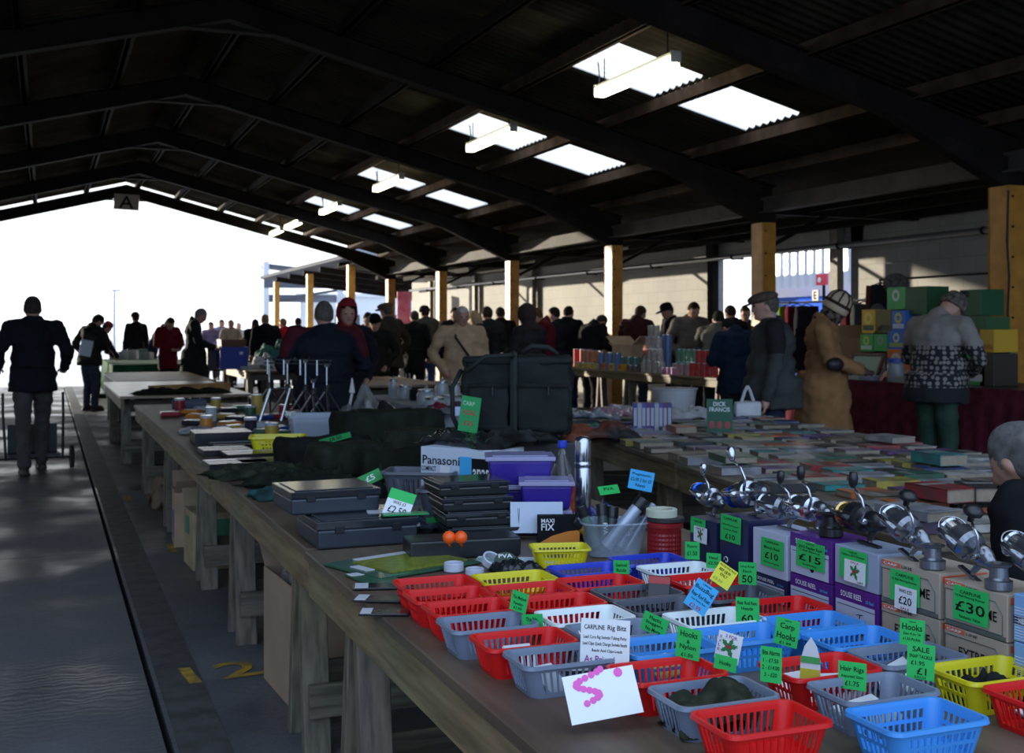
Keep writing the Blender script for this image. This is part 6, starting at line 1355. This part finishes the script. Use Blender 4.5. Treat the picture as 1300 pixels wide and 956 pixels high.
for i, (px, py, k, lab) in enumerate([(752, 522, (.28, .30, .36), 'pale blue bagged garment leftmost in the heap right of the holdall'), (768, 518, (.40, .22, .26), 'pink striped bagged garment in the middle of the heap'), (785, 516, (.42, .38, .40), 'white and pink bagged garment at the right of the heap'), (742, 530, (.08, .20, .14), 'green bagged garment at the front left of the heap'), (770, 530, (.10, .13, .24), 'blue bagged garment at the front of the heap')]):
    x, y = PX(px, py + 10, .8); crumple('bagged_garment', .42, .24, .07, mat(k, .2, c2=[q * .4 for q in k], ns=14, spec=.8), lab, 'clothing', x, y, .745 + .06 * (i < 3), rot=-.5 + .2 * i, sc=12, seed=i * 3)
crumple('dark_satchel', .5, .3, .14, mat((.02, .018, .018), .7, c2=(.22, .05, .02), ns=4), 'black and orange satchel below the bagged garments', 'bag', *PX(765, 548, .8), .745, rot=-.2, sc=7)
# carrier bag held by the man in the flat cap
x, y = atD(949, 9.0)
r = empty('carrier_bag', (x, y, .60), R(-20), 'white carrier bag with a blue mark hanging from the hand of the flat capped man', 'bag')
m = cloth_box(.20, .10, .28, 10, .014); m.build('bag', mat((.55, .56, .58), .4), r, smooth=True)
m = MB(); m.tube([(-.05, 0, .27), (-.02, 0, .36), (0, 0, .40)], .012, 6); m.tube([(.05, 0, .27), (.02, 0, .36), (0, 0, .40)], .012, 6); m.build('handle', mat((.55, .56, .58), .4), r); m = MB(); m.ell((.03, -.06, .08), (.03, .004, .03)); m.build('blue_mark', mat((.05, .06, .4), .5), r)
# ------------------------------------------------------------------ tins on the timber table
def tin(x, y, z, rad, h, c, lab, grp, seed=0):
    z = .882 + (z - .882) * 1.4; h *= 1.4; rad *= 1.1; key = ('tin', rad, h, c)
    if key not in BSK:
        m = MB(); m.lathe([(rad * .94, 0), (rad, .004), (rad, h - .004), (rad * .94, h)], 14); a = m.build('tin', mat(c, .3, c2=[q * .6 + .07 for q in c], ns=22)).data
        m = MB(); m.lathe([(rad * 1.01, h - .006), (rad * 1.01, h + .001), (rad * .9, h + .001)], 14); b = m.build('rim', ALU).data
        for o in list(bpy.data.objects)[-2:]: pass
        for o in [o for o in COL.objects if o.data in (a, b)]: bpy.data.objects.remove(o)
        BSK[key] = (a, b)
    a, b = BSK[key]; o = bpy.data.objects.new('tin', a); COL.objects.link(o); o.location = (x, y, z); o.rotation_euler = (0, 0, seed * 1.3)
    p = bpy.data.objects.new('rim', b); COL.objects.link(p); p.parent = o
    return tag(o, lab, 'tin', grp)
def tinrow(px0, px1, n, z, X, rad, h, c, nm, grp):
    for i in range(n):
        px = px0 + (px1 - px0) * i / max(1, n - 1); u = (px - 650) / FPX; D = X / (u * C_ + S_); tin(X, D * (C_ - u * S_), z, rad, h, c, '%s, %s from the left' % (nm, ORD[i]), grp, i)
RC = (.70, .02, .015); WC = (.50, .42, .38); GC = (.10, .32, .18); BC_ = (.08, .18, .42); OC = (.60, .20, .04); YC = (.62, .45, .05)
tinrow(880, 924, 7, .882, 7.22, .042, .11, RC, 'red tin, bottom row of the bright red stack', 'red tins')
tinrow(888, 920, 5, .993, 7.22, .042, .11, RC, 'red tin, upper row of the bright red stack', 'red tins')
tinrow(858, 874, 3, .882, 7.22, .040, .10, (.5, .3, .3), 'pink red tin just left of the bright red stack', 'red tins')
tinrow(818, 840, 4, .882, 7.20, .042, .11, WC, 'white and red tin on the bottom row of the tall pyramid', 'white tins'); tinrow(818, 838, 4, .993, 7.22, .042, .11, WC, 'white and red tin on the second row of the tall pyramid', 'white tins')
tinrow(824, 836, 3, 1.104, 7.24, .042, .11, WC, 'white tin on the third row of the tall pyramid', 'white tins'); tinrow(827, 833, 2, 1.215, 7.24, .042, .10, (.45, .36, .28), 'cream tin on the top row of the tall pyramid', 'white tins')
tinrow(842, 848, 2, .882, 7.4, .045, .35, BC_, 'tall blue tin behind the pyramid', 'blue tins') 
tinrow(862, 888, 5, .882, 7.42, .038, .11, GC, 'green and white tin behind the pink ones', 'green tins'); tinrow(862, 888, 5, .993, 7.42, .038, .11, GC, 'green tin on the second row behind the red stack', 'green tins')
tinrow(895, 935, 6, .882, 7.50, .042, .12, WC, 'pale tin in the back row behind the red stack', 'pale tins'); tinrow(900, 930, 5, 1.004, 7.50, .042, .10, (.35, .42, .40), 'grey green tin on the raised back row behind the red stack', 'pale tins')
tinrow(928, 936, 3, .882, 7.24, .030, .12, (.55, .50, .38), 'cream tin right of the red stack', 'pale tins')
tinrow(764, 784, 3, .882, 7.20, .045, .17, BC_, 'tall blue can at the left of the mustard cartons', 'blue tins'); tinrow(734, 760, 5, .882, 7.25, .05, .06, YC, 'low yellow tub at the left end of the tin table', 'yellow tubs')
tinrow(741, 764, 5, .945, 7.3, .042, .12, OC, 'orange tin on the raised row above the yellow tubs', 'orange tins'); tinrow(732, 748, 3, .882, 7.45, .045, .19, RC, 'red tin at the far left end of the tin table', 'red tins')
tinrow(790, 815, 4, .882, 7.42, .045, .13, (.10, .25, .24), 'teal tin behind the mustard cartons', 'teal tins'); tinrow(800, 815, 3, .882, 7.22, .045, .06, (.08, .04, .03), 'low dark tin right of the mustard cartons', 'dark tins')
tinrow(845, 856, 3, .882, 7.2, .040, .06, (.4, .12, .35), 'low pink tub between the pyramid and the red stack', 'pink tubs')
for i, (px, w_, c, nm) in enumerate([(770, .10, OC, 'small orange carton at the front of the tin table'), (781, .14, YC, 'mustard carton beside the small orange one'), (792, .13, (.55, .3, .03), 'deep yellow carton left of the dark tins')]):
    u = (px - 650) / FPX; D = 7.2 / (u * C_ + S_); m = MB(); m.box(0, 0, 0, .12, w_, .09); o = m.build('food_carton', mat(c, .4), loc=(7.2, D * (C_ - u * S_), .882), mods=[BEV(.003, 1)]); m = MB(); m.box(-.0605, 0, .03, .001, w_ * .6, .04); m.build('printed_panel', mat((.5, .1, .02), .4), o); tag(o, nm, 'carton')
x, y = 7.22, 13.9; m = MB()
m.prism([(.08 * math.cos(q * .3927) * .55, .075 * math.sin(q * .3927)) for q in range(16)], -.002, .002, Matrix(((0, 0, -1, 0), (-1, 0, 0, 0), (0, 1, 0, 0), (0, 0, 0, 1))))
u = (819 - 650) / FPX; D = 7.14 / (u * C_ + S_); o = m.build('starburst_card', mat((1, .10, .02), .5), loc=(7.135, D * (C_ - u * S_), 1.18), rot=(R(18), 0, 0)); m = MB(); m.tube([(0, 0, -.04), (0, .10, -.30)], .006, 6); m.build('stick', WOODZ, o); tag(o, 'fluorescent orange oval card propped before the white tin pyramid', 'card')
u = (918 - 650) / FPX; D = 7.5 / (u * C_ + S_); tin(7.5, D * (C_ - u * S_), 1.105, .045, .15, (.50, .55, .60), 'single tall silver tin standing above the red stack', 'pale tins')
# carton opened behind the tins
r = carton(8.6, 15.7, .5, .4, .35, .3, 'opened brown carton beside the man in the maroon fleece'); r.location.z = .88; r.location.x = 7.75; r.location.y = 14.95
# ------------------------------------------------------------------ cartons of toys and food on the box stall
def stallbox(px, py0, py1, px1, X, c, lab, band=None, disc=None):
    """carton whose hall side face spans the given directions on the plane x = X"""
    def yy(q): u = (q - 650) / FPX; D = X / (u * C_ + S_); return D * (C_ - u * S_), D
    ya, D = yy(px); yb, _ = yy(px1); z0 = .922 if py1 >= 464 else EYE - (py1 - 420) / FPX * D; z1 = EYE - (py0 - 420) / FPX * D
    r = empty('printed_carton', (X, ya, z0), 0, lab, 'carton'); L, h = ya - yb, z1 - z0
    m = MB(); m.box(.14, -L / 2, 0, .28, L, h - .003); m.build('carton', mat(c, .4), r, mods=[BEV(.003, 1)])
    if band: m = MB(); m.box(-.0012, -L / 2, h * .12, .001, L * .8, h * .22); m.build('printed_band', mat(band, .4), r)
    if disc:
        m = MB(); T = Matrix.Translation((-.0015, -L * .5, h * .62)) @ Matrix.Rotation(-math.pi / 2, 4, 'Y'); m.lathe([(h * .26, 0), (h * .26, .0006)], 20, T); m.build('printed_disc', mat(disc, .4), r)
        m = MB(); m.lathe([(h * .13, 0), (h * .13, .0006)], 16, Matrix.Translation((-.0024, -L * .5, h * .62)) @ Matrix.Rotation(-math.pi / 2, 4, 'Y')); m.build('disc_centre', mat(c, .4), r)
YL, GL, BL2, WL2 = (.65, .38, .03), (.06, .38, .09), (.04, .15, .50), (.55, .56, .55)
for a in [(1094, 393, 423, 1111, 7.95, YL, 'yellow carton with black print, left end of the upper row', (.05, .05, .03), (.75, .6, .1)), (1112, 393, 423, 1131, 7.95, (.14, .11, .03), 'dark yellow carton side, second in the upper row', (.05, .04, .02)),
          (1132, 394, 420, 1149, 7.95, BL2, 'blue carton with white print in the upper row', (.5, .55, .6), (.6, .5, .1)), (1092, 424, 446, 1108, 7.90, GL, 'green and white carton on the second row, left end', (.5, .6, .5), (.55, .6, .1)),
          (1109, 424, 446, 1126, 7.90, GL, 'bright green carton with a grey disc, second row', None, (.25, .28, .25)), (1127, 420, 443, 1149, 7.90, BL2, 'large blue carton with cream discs left of the patterned jumper', (.3, .4, .1), (.6, .58, .35)),
          (1126, 443, 475, 1149, 7.88, (.60, .16, .04), 'orange carton with a white stripe left of the patterned jumper', None, (.55, .5, .45)), (1092, 447, 470, 1124, 7.98, WL2, 'white carton below the green pair'),
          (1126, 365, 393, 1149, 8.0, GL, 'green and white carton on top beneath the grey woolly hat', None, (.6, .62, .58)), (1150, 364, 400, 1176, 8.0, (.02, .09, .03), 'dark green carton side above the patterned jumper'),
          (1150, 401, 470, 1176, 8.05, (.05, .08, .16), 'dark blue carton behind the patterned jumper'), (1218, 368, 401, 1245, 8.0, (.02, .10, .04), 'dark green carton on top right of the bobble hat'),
          (1200, 402, 423, 1222, 7.95, GL, 'green carton with pale disc right of the bobble hat', None, (.5, .6, .3)), (1223, 402, 423, 1252, 7.95, (.04, .12, .04), 'dark green printed carton beside the pale disc one', (.12, .1, .03)),
          (1219, 424, 447, 1243, 7.92, BL2, 'blue carton with cream discs right of the patterned jumper', None, (.6, .58, .35)), (1244, 418, 447, 1262, 7.92, YL, 'yellow carton against the nearest column', (.4, .2, .02)), (1244, 448, 466, 1262, 7.92, (.05, .04, .03), 'dark carton under the yellow one by the nearest column'),
          (1200, 424, 448, 1218, 7.92, (.55, .40, .10), 'small golden carton under the pale disc one'), (1222, 448, 464, 1250, 7.92, GL, 'green carton with white ends on the lowest row', (.55, .58, .55)), (1200, 449, 475, 1221, 7.92, (.22, .10, .04), 'brown carton on the lowest row beside the jumper')]:
    stallbox(*a[:7], *(a[7:] if len(a) > 7 else ()))
for x_, y_, w_, l_, lab in ((8.12, 9.42, .32, 1.35, 'black display shelf under the cartons left of the patterned jumper'), (8.12, 8.05, .36, .95, 'black display shelf under the cartons beside the nearest column')):
    m = MB(); z1 = 1.05 if y_ > 9 else 1.10; m.box(0, 0, z1 - .03, w_, l_, .02); m.box(0, l_ / 2 - .02, 0, w_ * .9, .03, z1 - .03); m.box(0, -l_ / 2 + .02, 0, w_ * .9, .03, z1 - .03); 
    if 0: tag(m.build('display_shelf', BLACK, loc=(x_, y_, .0)), lab, 'shelf')
x, y = atD(1135, 13.6)
u = (1137 - 650) / FPX; D = 8.15 / (u * C_ + S_)
m = MB(); m.ell((0, 0, 0), (.13, .13, .11), 16, 8); tag(m.build('woolly_hat', mat((.10, .09, .08), .95, n=.5, ns=30), loc=(8.15, D * (C_ - u * S_), EYE + 60 / FPX * D), smooth=True), 'grey woolly hat resting on the top green carton', 'hat')
# blue lidded jar, framed glass, sweets, helmet
u = (1135 - 650) / FPX; D = 7.66 / (u * C_ + S_); r = empty('plastic_jar', (7.68, D * (C_ - u * S_), .922), 0, 'clear jar with a blue lid in front of the orange carton', 'jar')
m = MB(); m.lathe([(.075, 0), (.08, .01), (.08, .17), (.07, .19)], 20); m.build('jar', mat((.35, .40, .45), .15, alpha=.7), r, smooth=True); m = MB(); m.lathe([(.078, .19), (.078, .225), (.07, .23)], 20); m.build('lid', mat((.03, .08, .4), .35), r)
u = (1088 - 650) / FPX; D = 7.7 / (u * C_ + S_); r = empty('framed_picture', (7.75, D * (C_ - u * S_), .94), 0, 'pale green picture in a dark wooden frame leaning on the stall', 'picture')
r.rotation_euler = (0, R(24), 0)
m = MB(); m.box(0, 0, 0, .012, .46, .24); m.build('glass_panel', mat((.28, .38, .32), .15), r); m = MB(); m.box(-.004, .24, -.02, .03, .03, .28); m.box(-.004, -.24, -.02, .03, .03, .28); m.box(-.004, 0, .24, .03, .5, .025); m.box(-.004, 0, -.022, .03, .5, .025); m.build('frame', mat((.09, .03, .02), .5), r)
for i, (px, c, nm) in enumerate([(1066, (.4, .3, .18), 'tan tray at the left end of the box stall'), (1094, (.45, .45, .42), 'white dish on the box stall front'), (1108, (.25, .3, .38), 'grey blue packet beside the white dish'), (1152, (.3, .3, .3), 'grey packet behind the patterned jumper')]):
    u = (px - 650) / FPX; D = 7.7 / (u * C_ + S_); m = MB(); m.box(0, 0, 0, .16, .2, .03 + .01 * i); tag(m.build('small_tray', mat(c, .4), loc=(7.68, D * (C_ - u * S_), .922), mods=[BEV(.006)]), nm, 'tray')
crumple('toy_heap', .25, .3, .16, mat((.5, .05, .2), .5, c2=(.5, .35, .05), ns=12), 'heap of pink and orange toys left of the orange carton', 'toys', 7.78, 9.42, .922, sc=12)
u = (1068 - 650) / FPX; D = 7.62 / (u * C_ + S_); m = MB(); m.ell((0, 0, .07), (.09, .09, .07), 16, 10); tag(m.build('silver_bowl', CHR, loc=(7.66, D * (C_ - u * S_), .922), smooth=True), 'upturned silver bowl beside the camel coat', 'bowl')
# opened brown carton on the stall, clothes on a rail by the wall
r = carton(8.3, 10.6, .55, .5, .42, .0, 'open brown carton behind the framed picture', k=mat((.24, .15, .08), .8)); r.location.z = .92; r.location.x = 8.2; r.location.y = 10.3
RX = 10.6
r = empty('clothes_rail', (RX, 13.9, 0), 0, 'metal clothes rail against the white wall beside the doorway', 'rail')
m = MB(); m.tube([(0, -2.1, 0), (0, -2.1, 1.85), (0, 2.1, 1.85), (0, 2.1, 0)], .018, 8); m.build('rail', CHD, r)
for s in (-2.1, 2.1): m = MB(); m.tube([(-.3, s, .02), (.3, s, .02)], .02, 8); m.build('foot', CHD, r)
for i, (px, c, ln, nm) in enumerate([(1002, (.20, .35, .03), .9, 'lime green garment at the left end of the rail'), (1012, (.15, .01, .03), .9, 'wine coloured garment left of the knitted hat'), (1024, (.02, .02, .03), 1.0, 'black garment hanging behind the knitted hat'), (1070, (.14, .012, .03), 1.1, 'long maroon garment hanging right of the knitted hat'), (1078, (.42, .42, .42), .75, 'pale grey garment under the maroon sleeves'), (1086, (.11, .01, .02), 1.15, 'second maroon garment nearer the yellow carton'), (1097, (.05, .06, .06), 1.0, 'dark teal garment at the right end of the maroon ones'), (1118, (.10, .03, .02), .85, 'rust coloured jacket hanging above the yellow cartons'), (1124, (.015, .015, .018), .9, 'black jacket hanging left of the top green carton')]):
    u = (px - 650) / FPX; D = RX / (u * C_ + S_); y = D * (C_ - u * S_); r = empty('hanging_garment', (RX, y, 1.83), 0, nm, 'garment')
    if i > 6: r.location = (9.6, 9.6 / (u * C_ + S_) * (C_ - u * S_), 2.02)
    m = cloth_box(.40, .11, ln, 12, .02, seed=i * 7); o = m.build('garment', mat(c, .9, n=.3), r, loc=(0, 0, -ln - .04), smooth=True); o.rotation_euler = (0, 0, .0)
    m = MB(); m.tube([(-.18, 0, -.06), (0, 0, .0), (.18, 0, -.06)], .008, 6); m.tube([(0, 0, 0), (0, 0, .03), (.02, 0, .05)], .004, 5); m.build('hanger', CHD, r)
r = empty('clothes_rail', (9.6, 10.55, 0), 0, 'tall rail of jackets behind the yellow cartons', 'rail')
m = MB(); m.tube([(0, -1.0, 0), (0, -1.0, 2.05), (0, 1.4, 2.05), (0, 1.4, 0)], .018, 8); m.build('rail', CHD, r)
m = MB(); m.tube([(-.3, -1.0, .02), (.3, -1.0, .02)], .02, 8); m.build('foot', CHD, r)
u = (1040 - 650) / FPX; D = 10.9 / (u * C_ + S_); m = MB(); m.box(0, 0, 0, .02, .15, .16); o = m.build('letter_card', WHC, loc=(10.6, 14.65, 1.866), rot=(0, 0, .0)); tag(o, 'white card with a black letter E above the clothes rail', 'sign'); m = MB(Matrix.Rotation(-math.pi / 2, 4, 'Z')); put_text(m, 'E', 0, .08, .07, .11, -.012); m.build('lettering', INK, o)
